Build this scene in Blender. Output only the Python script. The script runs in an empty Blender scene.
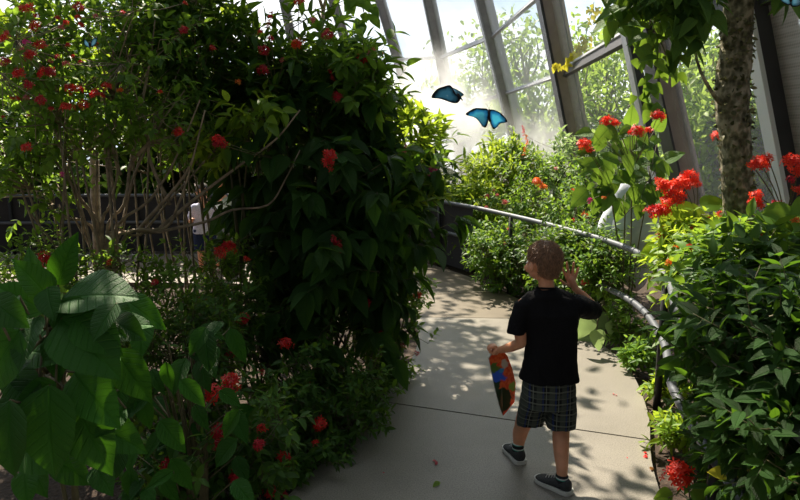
import bpy, bmesh, math, random
import numpy as np
from mathutils import Vector, Matrix, Quaternion, noise as mnoise

random.seed(7)
RNG = np.random.default_rng(7)
R = math.radians
SC = bpy.context.scene
COL = SC.collection

# ------------------------------------------------------------------ camera
FPX = 640.0
CAM_Z = 1.5
PITCH = math.atan((250 - 134) / FPX)
cam_d = bpy.data.cameras.new('camera')
cam_d.sensor_width = 36.0
cam_d.lens = 36.0 * FPX / 800.0
cam_d.clip_start = 0.05
cam = bpy.data.objects.new('camera', cam_d)
COL.objects.link(cam)
cam.location = (0, 0, CAM_Z)
cam.rotation_euler = (math.pi / 2 - PITCH, 0, 0)
SC.camera = cam

# ------------------------------------------------------------------ world, sun, exposure
SUN_AZ = R(-24)      # measured from +Y towards +X
SUN_EL = R(50)
w = bpy.data.worlds.new('sky')
SC.world = w
w.use_nodes = True
nt = w.node_tree
nt.nodes.clear()
_o = nt.nodes.new('ShaderNodeOutputWorld')
_b = nt.nodes.new('ShaderNodeBackground')
_tc = nt.nodes.new('ShaderNodeTexCoord')
_mp = nt.nodes.new('ShaderNodeMapping')
_mp.inputs['Scale'].default_value = (1.0, 1.0, 2.2)
_mp.inputs['Location'].default_value = (0.3, 0.2, 0.15)
_n = nt.nodes.new('ShaderNodeTexNoise')
_n.inputs['Scale'].default_value = 2.3
_n.inputs['Detail'].default_value = 7
_n.inputs['Roughness'].default_value = 0.55
_r = nt.nodes.new('ShaderNodeValToRGB')
_r.color_ramp.elements[0].position = 0.30
_r.color_ramp.elements[0].color = (0.40, 0.85, 1.25, 1)
_r.color_ramp.elements[1].position = 0.50
_r.color_ramp.elements[1].color = (1.5, 1.55, 1.6, 1)
_b.inputs['Strength'].default_value = 1.0
nt.links.new(_tc.outputs['Generated'], _mp.inputs['Vector'])
nt.links.new(_mp.outputs[0], _n.inputs['Vector'])
nt.links.new(_n.outputs['Fac'], _r.inputs['Fac'])
nt.links.new(_r.outputs['Color'], _b.inputs['Color'])
# hazy sky: bright on the sun's side, dimmer overhead and behind
_vd = nt.nodes.new('ShaderNodeVectorMath'); _vd.operation = 'DOT_PRODUCT'
_vd.inputs[1].default_value = (-0.12, 0.95, 0.28)
nt.links.new(_tc.outputs['Generated'], _vd.inputs[0])
_mr = nt.nodes.new('ShaderNodeMapRange'); _mr.interpolation_type = 'SMOOTHSTEP'
_mr.inputs['From Min'].default_value = -0.1; _mr.inputs['From Max'].default_value = 0.85
_mr.inputs['To Min'].default_value = 0.11; _mr.inputs['To Max'].default_value = 1.0
nt.links.new(_vd.outputs['Value'], _mr.inputs['Value']); nt.links.new(_mr.outputs[0], _b.inputs['Strength'])
nt.links.new(_b.outputs[0], _o.inputs['Surface'])

sun_d = bpy.data.lights.new('sun', 'SUN')
sun_d.energy = 11.5
sun_d.angle = R(0.6)
sun_d.color = (1.0, 0.89, 0.72)
sun = bpy.data.objects.new('sun', sun_d)
COL.objects.link(sun)
_dir = Vector((math.sin(SUN_AZ) * math.cos(SUN_EL), math.cos(SUN_AZ) * math.cos(SUN_EL), math.sin(SUN_EL)))
sun.rotation_euler = _dir.to_track_quat('Z', 'Y').to_euler()
sun.location = _dir * 20

SC.view_settings.view_transform = 'Standard'
SC.view_settings.look = 'None'
SC.view_settings.gamma = 1
SC.view_settings.use_curve_mapping = False
SC.view_settings.exposure = 0.12
SC.cycles.volume_bounces = 4
SC.cycles.transparent_max_bounces = 16
SC.cycles.max_bounces = 8


# ------------------------------------------------------------------ picture point -> place
_cp, _sp = math.cos(PITCH), math.sin(PITCH)
def ray(px, py):
    a, b = (px - 400) / FPX, (250 - py) / FPX
    return Vector((a, _cp + b * _sp, -_sp + b * _cp))
def at(px, py, y):
    """point seen at pixel (px,py) that stands y metres ahead"""
    r = ray(px, py)
    return Vector((0, 0, CAM_Z)) + r * (y / r.y)
def on(px, py, z=0.0):
    r = ray(px, py)
    return Vector((0, 0, CAM_Z)) + r * ((z - CAM_Z) / r.z)
def scl(y):
    return FPX / y

# ------------------------------------------------------------------ objects
def tag(o, label=None, cat=None, group=None, kind=None):
    if label: o['label'] = label
    if cat: o['category'] = cat
    if group: o['group'] = group
    if kind: o['kind'] = kind
    return o
def link(name, me, mats=(), parent=None):
    o = bpy.data.objects.new(name, me)
    COL.objects.link(o)
    for m in (mats if isinstance(mats, (list, tuple)) else [mats]):
        me.materials.append(m)
    if parent is not None:
        o.parent = parent
        o.matrix_parent_inverse = Matrix.Translation(-Vector(parent.location)) if parent.rotation_euler[:] == (0, 0, 0) else Matrix.Identity(4)
    return o
def empty(name, loc, label, cat, group=None):
    o = bpy.data.objects.new(name, None)
    COL.objects.link(o)
    o.location = loc
    o.empty_display_size = 0.1
    return tag(o, label, cat, group)
def np_mesh(name, V, F, uv=None, tint=None, smooth=True, midx=None):
    V = np.asarray(V, dtype=np.float32); F = np.asarray(F, dtype=np.int32)
    me = bpy.data.meshes.new(name)
    nf, k = F.shape
    me.vertices.add(len(V)); me.loops.add(nf * k); me.polygons.add(nf)
    me.vertices.foreach_set('co', V.ravel())
    me.loops.foreach_set('vertex_index', F.ravel())
    me.polygons.foreach_set('loop_start', np.arange(0, nf * k, k, dtype=np.int32))
    me.polygons.foreach_set('loop_total', np.full(nf, k, dtype=np.int32))
    if smooth:
        me.polygons.foreach_set('use_smooth', np.ones(nf, dtype=bool))
    if midx is not None:
        me.polygons.foreach_set('material_index', np.asarray(midx, dtype=np.int32))
    if uv is not None:
        l = me.uv_layers.new(name='uv')
        l.data.foreach_set('uv', np.asarray(uv, dtype=np.float32)[F.ravel()].ravel())
    if tint is not None:
        a = me.attributes.new('tint', 'FLOAT', 'POINT')
        a.data.foreach_set('value', np.asarray(tint, dtype=np.float32))
    me.update(calc_edges=True)
    me.validate()
    return me

def nrm(a):
    return a / np.maximum(np.linalg.norm(a, axis=-1, keepdims=True), 1e-9)

def tubes_vf(paths, sides=5):
    Vs, Fs, off = [], [], 0
    for pts, rad in paths:
        P = np.array([tuple(p) for p in pts], dtype=float); n = len(P)
        if np.isscalar(rad): rad = np.full(n, rad)
        rad = np.asarray(rad, dtype=float)
        T = np.gradient(P, axis=0); T = nrm(T)
        ref = np.array([0, 0, 1.0]) if abs(T[0][2]) < 0.9 else np.array([1.0, 0, 0])
        A = nrm(np.cross(T, ref)); B = np.cross(T, A)
        th = np.arange(sides) * 2 * math.pi / sides
        ring = P[:, None, :] + rad[:, None, None] * (np.cos(th)[None, :, None] * A[:, None, :] + np.sin(th)[None, :, None] * B[:, None, :])
        Vs.append(ring.reshape(-1, 3))
        i = np.arange(n - 1)[:, None] * sides; j = np.arange(sides)[None, :]
        j2 = (j + 1) % sides
        q = np.stack([i + j, i + j2, i + sides + j2, i + sides + j], -1).reshape(-1, 4) + off
        Fs.append(q)
        # end caps as fans of quads (sides even or odd: use centre vertex, degenerate-free)
        for e, s in ((0, 1), (n - 1, -1)):
            c = off + n * sides + (0 if e == 0 else 1)
            base = off + e * sides
            idx = np.arange(sides)
            a, b = base + idx, base + (idx + 1) % sides
            # quads need 4 verts: centre, a, b and the middle repeated is invalid, so pair up the triangles
            for k2 in range(0, sides - 1, 2):
                quad = [c, base + k2, base + (k2 + 1) % sides, base + (k2 + 2) % sides]
                Fs.append(np.array([quad[::-1] if s == 1 else quad]))
            if sides % 2:
                pass
        Vs.append(np.array([P[0], P[-1]]))
        off += n * sides + 2
    return np.concatenate(Vs), np.concatenate(Fs)
def tubes(name, paths, mat, parent=None, sides=6):
    V, F = tubes_vf(paths, sides)
    return link(name, np_mesh(name, V, F), mat, parent)
def spline(pts, per=6):
    P = [Vector(p) for p in pts]
    P = [P[0] * 2 - P[1]] + P + [P[-1] * 2 - P[-2]]
    out = []
    for i in range(1, len(P) - 2):
        for k in range(per):
            t = k / per
            a, b, c, d = P[i - 1], P[i], P[i + 1], P[i + 2]
            out.append(0.5 * ((2 * b) + (c - a) * t + (2 * a - 5 * b + 4 * c - d) * t * t + (3 * b - a - 3 * c + d) * t ** 3))
    out.append(P[-2])
    return out

# ------------------------------------------------------------------ materials
def N(nt, t, **kw):
    n = nt.nodes.new(t)
    for k, v in kw.items():
        if k in n.inputs: n.inputs[k].default_value = v
        else: setattr(n, k, v)
    return n
def new_mat(name):
    m = bpy.data.materials.new(name); m.use_nodes = True
    t = m.node_tree; t.nodes.clear()
    out = t.nodes.new('ShaderNodeOutputMaterial')
    return m, t, out
def ramp(t, stops):
    r = t.nodes.new('ShaderNodeValToRGB')
    cr = r.color_ramp
    while len(cr.elements) < len(stops): cr.elements.new(0.5)
    for e, (p, c) in zip(cr.elements, stops):
        e.position = p; e.color = (*c, 1)
    return r
def plain(name, col, rough=0.6, metal=0.0, noise=0.0, nscale=20, bump=0.0, spec=0.5):
    m, t, out = new_mat(name)
    b = N(t, 'ShaderNodeBsdfPrincipled', Roughness=rough, Metallic=metal)
    b.inputs['Specular IOR Level'].default_value = spec
    t.links.new(b.outputs[0], out.inputs[0])
    tc = N(t, 'ShaderNodeTexCoord')
    n = N(t, 'ShaderNodeTexNoise', Scale=nscale, Detail=5.0)
    t.links.new(tc.outputs['Object'], n.inputs['Vector'])
    r = ramp(t, [(0.3, tuple(c * (1 - noise) for c in col)), (0.7, tuple(min(1, c * (1 + noise)) for c in col))])
    t.links.new(n.outputs['Fac'], r.inputs['Fac']); t.links.new(r.outputs['Color'], b.inputs['Base Color'])
    if bump:
        bp = N(t, 'ShaderNodeBump', Strength=bump, Distance=0.01)
        t.links.new(n.outputs['Fac'], bp.inputs['Height']); t.links.new(bp.outputs[0], b.inputs['Normal'])
    return m
def leaf_mat(name, dark, light, trans, tfac=0.4, veins=0.0, rough=0.48, vcol=None, spec=0.25):
    """dark/light: leaf to leaf variation by the 'tint' of each leaf; trans: colour of light passing through"""
    m, t, out = new_mat(name)
    a = N(t, 'ShaderNodeAttribute', attribute_name='tint')
    r = ramp(t, [(0.0, dark), (0.75, light), (1.0, tuple(c * 1.25 for c in light))])
    t.links.new(a.outputs['Fac'], r.inputs['Fac'])
    r2 = ramp(t, [(0.0, tuple(c * 0.6 for c in trans)), (1.0, trans)])
    t.links.new(a.outputs['Fac'], r2.inputs['Fac'])
    b = N(t, 'ShaderNodeBsdfPrincipled', Roughness=rough)
    b.inputs['Specular IOR Level'].default_value = spec
    tr = N(t, 'ShaderNodeBsdfTranslucent')
    mx = N(t, 'ShaderNodeMixShader', Fac=tfac)
    col = r.outputs['Color']; tcol = r2.outputs['Color']
    if veins:
        uv = N(t, 'ShaderNodeUVMap')
        s = N(t, 'ShaderNodeSeparateXYZ')
        t.links.new(uv.outputs[0], s.inputs[0])
        def M(op, x, y=None, z=None):
            k = N(t, 'ShaderNodeMath', operation=op)
            for i, v in enumerate((x, y, z)):
                if v is None: continue
                if isinstance(v, (int, float)): k.inputs[i].default_value = v
                else: t.links.new(v, k.inputs[i])
            return k.outputs[0]
        av = M('ABSOLUTE', M('SUBTRACT', s.outputs['Y'], 0.5))
        side = M('SINE', M('MULTIPLY', M('SUBTRACT', s.outputs['X'], M('MULTIPLY', av, 0.55)), 2 * math.pi * 9))
        sv = M('POWER', M('ABSOLUTE', M('ADD', M('MULTIPLY', side, 0.5), 0.5)), 9.0)
        rib = M('SMOOTH_MIN', 1.0, M('DIVIDE', 0.012, M('ADD', av, 0.001)), 0.1)
        v = M('MAXIMUM', M('MULTIPLY', sv, 0.55), rib)
        mc = N(t, 'ShaderNodeMix', data_type='RGBA')
        t.links.new(M('MULTIPLY', v, veins), mc.inputs['Factor'])
        t.links.new(col, mc.inputs['A'])
        mc.inputs['B'].default_value = (*(vcol or tuple(min(1, c * 2.0) for c in light)), 1)
        col = mc.outputs['Result']
        mt_ = N(t, 'ShaderNodeMix', data_type='RGBA', blend_type='MULTIPLY')
        t.links.new(M('MULTIPLY', v, min(1.0, veins * 2.4)), mt_.inputs['Factor']); t.links.new(tcol, mt_.inputs['A']); mt_.inputs['B'].default_value = (.35, .45, .3, 1)
        tcol = mt_.outputs['Result']
        bp = N(t, 'ShaderNodeBump', Strength=0.95, Distance=0.005)
        nz = N(t, 'ShaderNodeTexNoise', Scale=60.0, Detail=3.0)
        t.links.new(uv.outputs[0], nz.inputs['Vector'])
        t.links.new(M('ADD', M('MULTIPLY', v, -1.0), M('MULTIPLY', nz.outputs['Fac'], 0.6)), bp.inputs['Height'])
        t.links.new(bp.outputs[0], b.inputs['Normal'])
    t.links.new(col, b.inputs['Base Color'])
    t.links.new(tcol, tr.inputs['Color'])
    t.links.new(b.outputs[0], mx.inputs[1]); t.links.new(tr.outputs[0], mx.inputs[2])
    t.links.new(mx.outputs[0], out.inputs[0])
    return m
def petal_mat(name, c0, c1, tfac=0.35):
    m, t, out = new_mat(name)
    a = N(t, 'ShaderNodeAttribute', attribute_name='tint')
    r = ramp(t, [(0.0, c0), (1.0, c1)])
    b = N(t, 'ShaderNodeBsdfPrincipled', Roughness=0.5)
    tr = N(t, 'ShaderNodeBsdfTranslucent')
    mx = N(t, 'ShaderNodeMixShader', Fac=tfac)
    t.links.new(a.outputs['Fac'], r.inputs['Fac'])
    t.links.new(r.outputs['Color'], b.inputs['Base Color']); t.links.new(r.outputs['Color'], tr.inputs['Color'])
    t.links.new(b.outputs[0], mx.inputs[1]); t.links.new(tr.outputs[0], mx.inputs[2]); t.links.new(mx.outputs[0], out.inputs[0])
    return m

ML = dict(
    deep=leaf_mat('leaf_deep_green', (0.010, 0.038, 0.006), (0.028, 0.085, 0.014), (0.16, 0.34, 0.02), 0.33, 0.25),
    big=leaf_mat('leaf_broad_green', (0.010, 0.058, 0.006), (0.028, 0.130, 0.010), (0.10, 0.30, 0.010), 0.22, 0.25, rough=0.5, spec=.25),
    small=leaf_mat('leaf_small_green', (0.015, 0.055, 0.008), (0.045, 0.12, 0.018), (0.25, 0.42, 0.03), 0.36),
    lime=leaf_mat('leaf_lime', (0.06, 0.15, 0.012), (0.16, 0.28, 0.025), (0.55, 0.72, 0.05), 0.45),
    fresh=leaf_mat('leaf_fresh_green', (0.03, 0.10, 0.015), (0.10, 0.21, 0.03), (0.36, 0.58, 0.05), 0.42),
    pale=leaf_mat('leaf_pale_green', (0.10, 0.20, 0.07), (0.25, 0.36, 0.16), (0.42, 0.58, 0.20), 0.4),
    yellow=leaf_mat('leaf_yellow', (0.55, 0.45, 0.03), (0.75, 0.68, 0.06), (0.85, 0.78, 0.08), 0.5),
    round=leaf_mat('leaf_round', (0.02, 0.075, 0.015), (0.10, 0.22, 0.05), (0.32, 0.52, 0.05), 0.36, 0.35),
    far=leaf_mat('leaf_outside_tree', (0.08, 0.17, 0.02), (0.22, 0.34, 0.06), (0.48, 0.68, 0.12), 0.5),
    dead=leaf_mat('leaf_dry', (0.10, 0.05, 0.02), (0.35, 0.16, 0.05), (0.5, 0.22, 0.05), 0.3),
)
MP = dict(
    red=petal_mat('petal_red', (0.45, 0.008, 0.012), (0.85, 0.03, 0.02)),
    scarlet=petal_mat('petal_scarlet', (0.70, 0.02, 0.01), (0.95, 0.09, 0.03)),
    crimson=petal_mat('petal_crimson', (0.30, 0.005, 0.02), (0.60, 0.01, 0.03)),
    orange=petal_mat('petal_orange', (0.75, 0.10, 0.01), (0.95, 0.28, 0.04)),
    pink=petal_mat('petal_pink', (0.55, 0.02, 0.18), (0.80, 0.08, 0.35)),
    rose=petal_mat('petal_rose', (0.50, 0.06, 0.08), (0.75, 0.20, 0.20)),
)
M_STEM = plain('stem_green_brown', (0.10, 0.09, 0.04), 0.7, noise=0.4, nscale=15)
M_BARE = plain('bare_stem', (.28, .22, .15), 0.75, noise=0.5, nscale=25, bump=0.5)

# ------------------------------------------------------------------ leaves
def leaf_tpl(st, wd, curl=0.18, fold=0.16, serr=0.0, sub=1, wave=0.0):
    """stations and half widths; returns V (K,3), F, UV for a leaf along +x, blade in xy"""
    if sub > 1:
        xs = np.linspace(0, 1, len(st) * sub)
        ws = np.interp(xs, st, wd)
        k = np.array([0.25, 0.5, 0.25])
        for _ in range(2):
            ws[1:-1] = np.convolve(ws, k, 'valid')
        st, wd = xs, ws
    st = np.asarray(st); wd = np.asarray(wd)
    n = len(st)
    cols = [-1, -0.5, 0, 0.5, 1] if sub > 1 else [-1, 0, 1]
    V, UV = [], []
    for i in range(n):
        for c in cols:
            ww = wd[i]
            x = st[i]
            if serr and abs(c) == 1:
                ww = ww * (1 + serr * (1 if i % 2 else -1))
            z = -curl * st[i] ** 2 + fold * abs(c) * ww * 0.5 * (1 if sub == 1 else (1.3 - 0.5 * abs(c)))
            z += wave * math.sin(st[i] * 13 + c * 2) * abs(c)
            V.append((x, c * ww * 0.5, z)); UV.append((st[i], 0.5 + c * ww * 0.5))
    m = len(cols)
    F = [(i * m + j, i * m + m + j, i * m + m + j + 1, i * m + j + 1) for i in range(n - 1) for j in range(m - 1)]
    return np.array(V, float), np.array(F), np.array(UV)
TPL = dict(
    lance=leaf_tpl([0, .3, .65, 1], [.12, 1, .8, .03]),
    oval=leaf_tpl([0, .15, .4, .72, 1], [.12, .7, 1, .72, .04]),
    broad=leaf_tpl([0, .12, .3, .5, .72, .88, 1], [.08, .7, 1, .98, .66, .3, .02], curl=0.28, fold=0.22),
    heart=leaf_tpl([0, .08, .25, .5, .75, 1], [.45, .9, 1, .85, .48, .03], curl=0.22, fold=0.18),
    petal=leaf_tpl([0, .4, .8, 1], [.2, .7, 1, .3], curl=0.2, fold=0.1),
)
BIG_TPL = leaf_tpl([0, .08, .22, .4, .58, .75, .9, 1], [.06, .55, .93, 1, .88, .6, .25, .01], curl=0.25, fold=0.2, serr=0.012, sub=4, wave=0.012)
HEART_TPL = leaf_tpl([0, .06, .2, .45, .7, .88, 1], [.5, .85, 1, .9, .6, .28, .02], curl=0.22, fold=0.15, sub=3, wave=0.01)

def leaf_arrays(tpl, P, X, Z, L, W, tint):
    V, F, UV = tpl
    P = np.asarray(P); X = nrm(np.asarray(X)); Z = np.asarray(Z)
    Z = nrm(Z - (Z * X).sum(1, keepdims=True) * X)
    Y = np.cross(Z, X)
    L = np.asarray(L)[:, None, None]; W = np.asarray(W)[:, None, None]
    vv = P[:, None, :] + V[None, :, 0:1] * L * X[:, None, :] + V[None, :, 1:2] * W * Y[:, None, :] + V[None, :, 2:3] * L * Z[:, None, :]
    n, k = len(P), len(V)
    ff = F[None] + (np.arange(n) * k)[:, None, None]
    return vv.reshape(-1, 3), ff.reshape(-1, F.shape[1]), np.tile(UV, (n, 1)), np.repeat(np.asarray(tint), k)
def leaves_obj(name, tpl, P, X, Z, L, W, tint, mat, parent=None):
    V, F, UV, T = leaf_arrays(tpl, P, X, Z, L, W, tint)
    return link(name, np_mesh(name, V, F, UV, T), mat, parent)

def ell_pts(n, rng, power=0.5):
    d = nrm(rng.normal(size=(n, 3)))
    return d * (rng.random((n, 1)) ** power)

def flower_tpl(n=22, rad=0.028, plen=0.012, dome=1.0, seed=1, spike=False):
    rng = np.random.default_rng(seed)
    P, X, Z, L, W, T = [], [], [], [], [], []
    for i in range(n):
        a = i * 2.39996; r = math.sqrt((i + .5) / n)
        if spike:
            h = i / n
            c = np.array([math.cos(a) * rad * .35 * (1.2 - h), math.sin(a) * rad * .35 * (1.2 - h), h * rad * 4])
            up = nrm(np.array([math.cos(a), math.sin(a), .4]))
        else:
            c = np.array([math.cos(a) * r * rad, math.sin(a) * r * rad, dome * rad * (math.cos(r * 1.45) - .3)])
            up = nrm(np.array([math.cos(a) * r * 1.1, math.sin(a) * r * 1.1, 1.0 - .6 * r]))
        c = c + rng.normal(size=3) * rad * .16; up = nrm(up + rng.normal(size=3) * .35)
        e1 = nrm(np.cross(up, [0.3, 0.9, 0.1])); e2 = np.cross(up, e1)
        t = rng.random()
        for k in range(5):
            b = k * 2 * math.pi / 5 + rng.random() * .3
            d = math.cos(b) * e1 + math.sin(b) * e2 + up * .25
            P.append(c); X.append(d); Z.append(up); L.append(plen * rng.uniform(.85, 1.15)); W.append(plen * .42); T.append(min(1, max(0, t + rng.normal() * .12)))
    V, F, UV, TT = leaf_arrays(TPL['petal'], np.array(P), np.array(X), np.array(Z), L, W, T)
    return V, F, UV, TT
FLM = {}
def flower_mesh(kind, color):
    k = (kind, color)
    if k not in FLM:
        cfg = dict(head=dict(n=20, rad=.027, plen=.015, dome=.8), big=dict(n=44, rad=.060, plen=.024, dome=.7), small=dict(n=9, rad=.014, plen=.011),
                   spike=dict(n=26, rad=.03, plen=.012, spike=True), ball=dict(n=60, rad=.045, plen=.02, dome=1.2))[kind]
        V, F, UV, T = flower_tpl(**cfg, seed=len(FLM) + 3)
        me = np_mesh('flower_cluster', V, F, UV, T)
        me.materials.append(MP[color])
        FLM[k] = me
    return FLM[k]
def add_flower(parent, loc, color, kind='head', s=1.0, up=(0, -.5, 1)):
    o = bpy.data.objects.new('flower_cluster', flower_mesh(kind, color))
    COL.objects.link(o)
    o.parent = parent
    q = Vector(up).to_track_quat('Z', 'Y')
    q = q @ Quaternion((0, 0, 1), random.uniform(0, 6.28))
    o.rotation_mode = 'QUATERNION'; o.rotation_quaternion = q
    o.location = Vector(loc) - parent.location
    o.scale = (s, s, s)
    return o

def plant(name, label, cat, base, blobs, leaf, size, mat, group=None, nodes=24, twigs=7, pairs=4, spread=.10,
          twig=.12, droop=.25, upb=.5, aspect=.45, stem_mat=None, stem_r=.008, flowers=None, seed=None, jit=.25, bare=True,
          face=0.0, fstems=True, tintr=(0, 1)):
    """blobs: (px,py,y, rx_px, ry_px, ry_m, weight). flowers: list of (px,py,y,color,kind,scale)"""
    rng = np.random.default_rng(seed if seed is not None else abs(hash(label)) % 99991 if False else sum(map(ord, label)) * 7 + len(label))
    base = Vector(base)
    root = empty(name, base, label, cat, group)
    wt = np.array([b[6] if len(b) > 6 else 1.0 for b in blobs]); wt = wt / wt.sum()
    NP, stems = [], []
    for bi, b in enumerate(blobs):
        c = np.array(at(b[0], b[1], b[2])); s = scl(b[2])
        rad = np.array([b[3] / s, b[5], b[4] / s])
        n = max(2, int(round(nodes * wt[bi])))
        p = ell_pts(n, rng, 0.42) * rad + c
        p[:, 2] = np.maximum(p[:, 2], 0.06)
        hub = Vector(c) * .6 + base * .4
        hub.z = max(c[2] - rad[2] * .8, .05)
        for _k in range(3):
            b0 = base + Vector((rng.normal() * .05, rng.normal() * .05, 0)); b0.z = base.z - .01
            stems.append((spline([b0, b0.lerp(hub, .5) + Vector(rng.normal(size=3) * .05), hub + Vector(rng.normal(size=3) * .03)], 4), list(np.linspace(stem_r, stem_r * .6, 9))))
        for q in p:
            NP.append((q, nrm((q - c) / rad * np.array([1, 1, 1]) + 1e-6)))
            q = Vector(q)
            mid = hub.lerp(q, .45) + Vector(rng.normal(size=3) * .04)
            stems.append(([hub, mid, q], [stem_r * .55, stem_r * .4, stem_r * .22]))
    P, X, Z, tw = [], [], [], []
    for q, outd in NP:
        for _ in range(twigs):
            s0 = q + rng.normal(size=3) * spread * .5
            d = nrm(outd * .7 + rng.normal(size=3) * .6 + np.array([0, 0, upb]) + np.array([0, -face, 0]))
            ln = twig * rng.uniform(.6, 1.3)
            e = s0 + d * ln
            tw.append(([q, s0, e], [stem_r * .25, stem_r * .2, stem_r * .1]))
            s1 = nrm(np.cross(d, rng.normal(size=3))); s2 = np.cross(d, s1)
            for j in range(pairs):
                f = (j + .6) / pairs
                a = (s1 if j % 2 else s2)
                pos = s0 + (e - s0) * f
                for sg in (-1, 1):
                    x = a * sg * (1.0 - .3 * f) + d * (.5 + .5 * f) + np.array([0, 0, -droop]) + rng.normal(size=3) * jit * .5
                    P.append(pos); X.append(x)
                    Z.append(np.array([0, 0, 1.0]) * .8 + d * .5 + rng.normal(size=3) * jit)
    n = len(P)
    L = size * rng.uniform(.6, 1.2, n); W = L * aspect * rng.uniform(.85, 1.15, n)
    P = np.array(P); P[:, 2] = np.maximum(P[:, 2], .03)
    T = tintr[0] + (tintr[1] - tintr[0]) * rng.random(n)
    leaves_obj('foliage', TPL[leaf], P, np.array(X), np.array(Z), L, W, T, ML[mat] if isinstance(mat, str) else mat, root)
    for f in (flowers or []):
        loc = at(f[0], f[1], f[2])
        add_flower(root, loc, f[3], f[4] if len(f) > 4 else 'head', f[5] if len(f) > 5 else 1.0,
                   up=(random.uniform(-.5, .5), -.6 + random.uniform(-.3, .3), 1))
    if flowers and fstems:
        fs = []
        for f in flowers:
            loc = at(f[0], f[1], f[2])
            k = min(NP, key=lambda q: (Vector(q[0]) - loc).length)
            q = Vector(k[0])
            fs.append(([q, q.lerp(loc, .55) + Vector((0, 0, -.01)), loc], [.002, .0018, .0014]))
        stems = stems + fs
    tubes('stems', stems + (tw if len(tw) < 700 else tw[::3]), stem_mat or M_STEM, root, sides=5 if len(stems) < 40 else 4)
    return root

def scatter_fl(n, x0, x1, y0, y1, d0, d1, color, kind='head', s=(.7, 1.2), seed=0):
    r = random.Random(seed)
    cols = color if isinstance(color, (list, tuple)) else [color]
    return [(r.uniform(x0, x1), r.uniform(y0, y1), r.uniform(d0, d1), r.choice(cols), kind, r.uniform(*s)) for _ in range(n)]

# ================================================================== THE SETTING
M_SOIL = plain('mulch_soil', (0.045, 0.028, 0.018), 0.95, noise=.6, nscale=60, bump=1.0)
def build_ground():
    n = 90
    xs = np.linspace(-14, 14, n); ys = np.linspace(-2.5, 26, n)
    gx, gy = np.meshgrid(xs, ys)
    V = np.stack([gx.ravel(), gy.ravel(), np.full(gx.size, -0.045)], 1)
    F = [(j * n + i, j * n + i + 1, (j + 1) * n + i + 1, (j + 1) * n + i) for j in range(n - 1) for i in range(n - 1)]
    tag(link('ground', np_mesh('ground', V, F), M_SOIL), kind='structure')
build_ground()
# the beds of mulch slope up to the path
RE = spline([(1.0, -1.2, 0), (.98, 0.3, 0), (.98, 1.6, 0), (1.13, 2.6, 0), (1.36, 3.3, 0), (1.49, 4.0, 0), (1.43, 4.6, 0), (1.24, 5.3, 0), (1.0, 6.0, 0), (.62, 6.9, 0), (.1, 7.55, 0), (-1, 7.9, 0), (-3, 8.0, 0), (-7, 7.8, 0)], 10)
LE = spline([(-1.3, -1.2, 0), (-1.1, .4, 0), (-.85, 1.5, 0), (-.42, 2.6, 0), (-.22, 3.1, 0), (-.07, 3.6, 0), (.1, 4.25, 0), (.14, 4.9, 0), (.02, 5.5, 0), (-.3, 5.95, 0), (-.7, 6.2, 0), (-1.6, 6.35, 0), (-3.4, 6.4, 0), (-7, 6.2, 0)], 10)

def conc_mat(name, base):
    m, t, out = new_mat(name)
    b = N(t, 'ShaderNodeBsdfPrincipled', Roughness=.45)
    b.inputs['Specular IOR Level'].default_value = .5
    tc = N(t, 'ShaderNodeTexCoord')
    n1 = N(t, 'ShaderNodeTexNoise', Scale=1.6, Detail=6.0, Roughness=.6)
    n2 = N(t, 'ShaderNodeTexNoise', Scale=170.0, Detail=2.0)
    n3 = N(t, 'ShaderNodeTexNoise', Scale=.8, Detail=3.0)
    for n in (n1, n2, n3): t.links.new(tc.outputs['Object'], n.inputs['Vector'])
    r1 = ramp(t, [(.25, tuple(c * .72 for c in base)), (.75, tuple(c * 1.12 for c in base))])
    t.links.new(n1.outputs['Fac'], r1.inputs['Fac'])
    r2 = ramp(t, [(.3, (.42, .42, .42)), (.62, (1.0, 1.0, 1.0))])
    t.links.new(n2.outputs['Fac'], r2.inputs['Fac'])
    mx = N(t, 'ShaderNodeMix', data_type='RGBA', blend_type='MULTIPLY')
    mx.inputs['Factor'].default_value = .8
    t.links.new(r1.outputs[0], mx.inputs['A']); t.links.new(r2.outputs[0], mx.inputs['B'])
    # rusty stains in patches
    r3 = ramp(t, [(.60, (0, 0, 0)), (.72, (1, 1, 1))])
    t.links.new(n3.outputs['Fac'], r3.inputs['Fac'])
    m2 = N(t, 'ShaderNodeMix', data_type='RGBA')
    mm = N(t, 'ShaderNodeMath', operation='MULTIPLY'); mm.inputs[1].default_value = .35
    t.links.new(r3.outputs[0], mm.inputs[0]); t.links.new(mm.outputs[0], m2.inputs['Factor'])
    t.links.new(mx.outputs['Result'], m2.inputs['A']); m2.inputs['B'].default_value = (.36, .22, .11, 1)
    t.links.new(m2.outputs['Result'], b.inputs['Base Color'])
    bp = N(t, 'ShaderNodeBump', Strength=.35, Distance=.003)
    t.links.new(n2.outputs['Fac'], bp.inputs['Height']); t.links.new(bp.outputs[0], b.inputs['Normal'])
    t.links.new(b.outputs[0], out.inputs[0])
    return m
M_CONC = conc_mat('path_concrete', (.26, .24, .205))
M_CONC2 = conc_mat('path_concrete_tan', (.20, .168, .125))
M_JOINT = plain('path_joint', (.03, .028, .025), .9)

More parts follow.
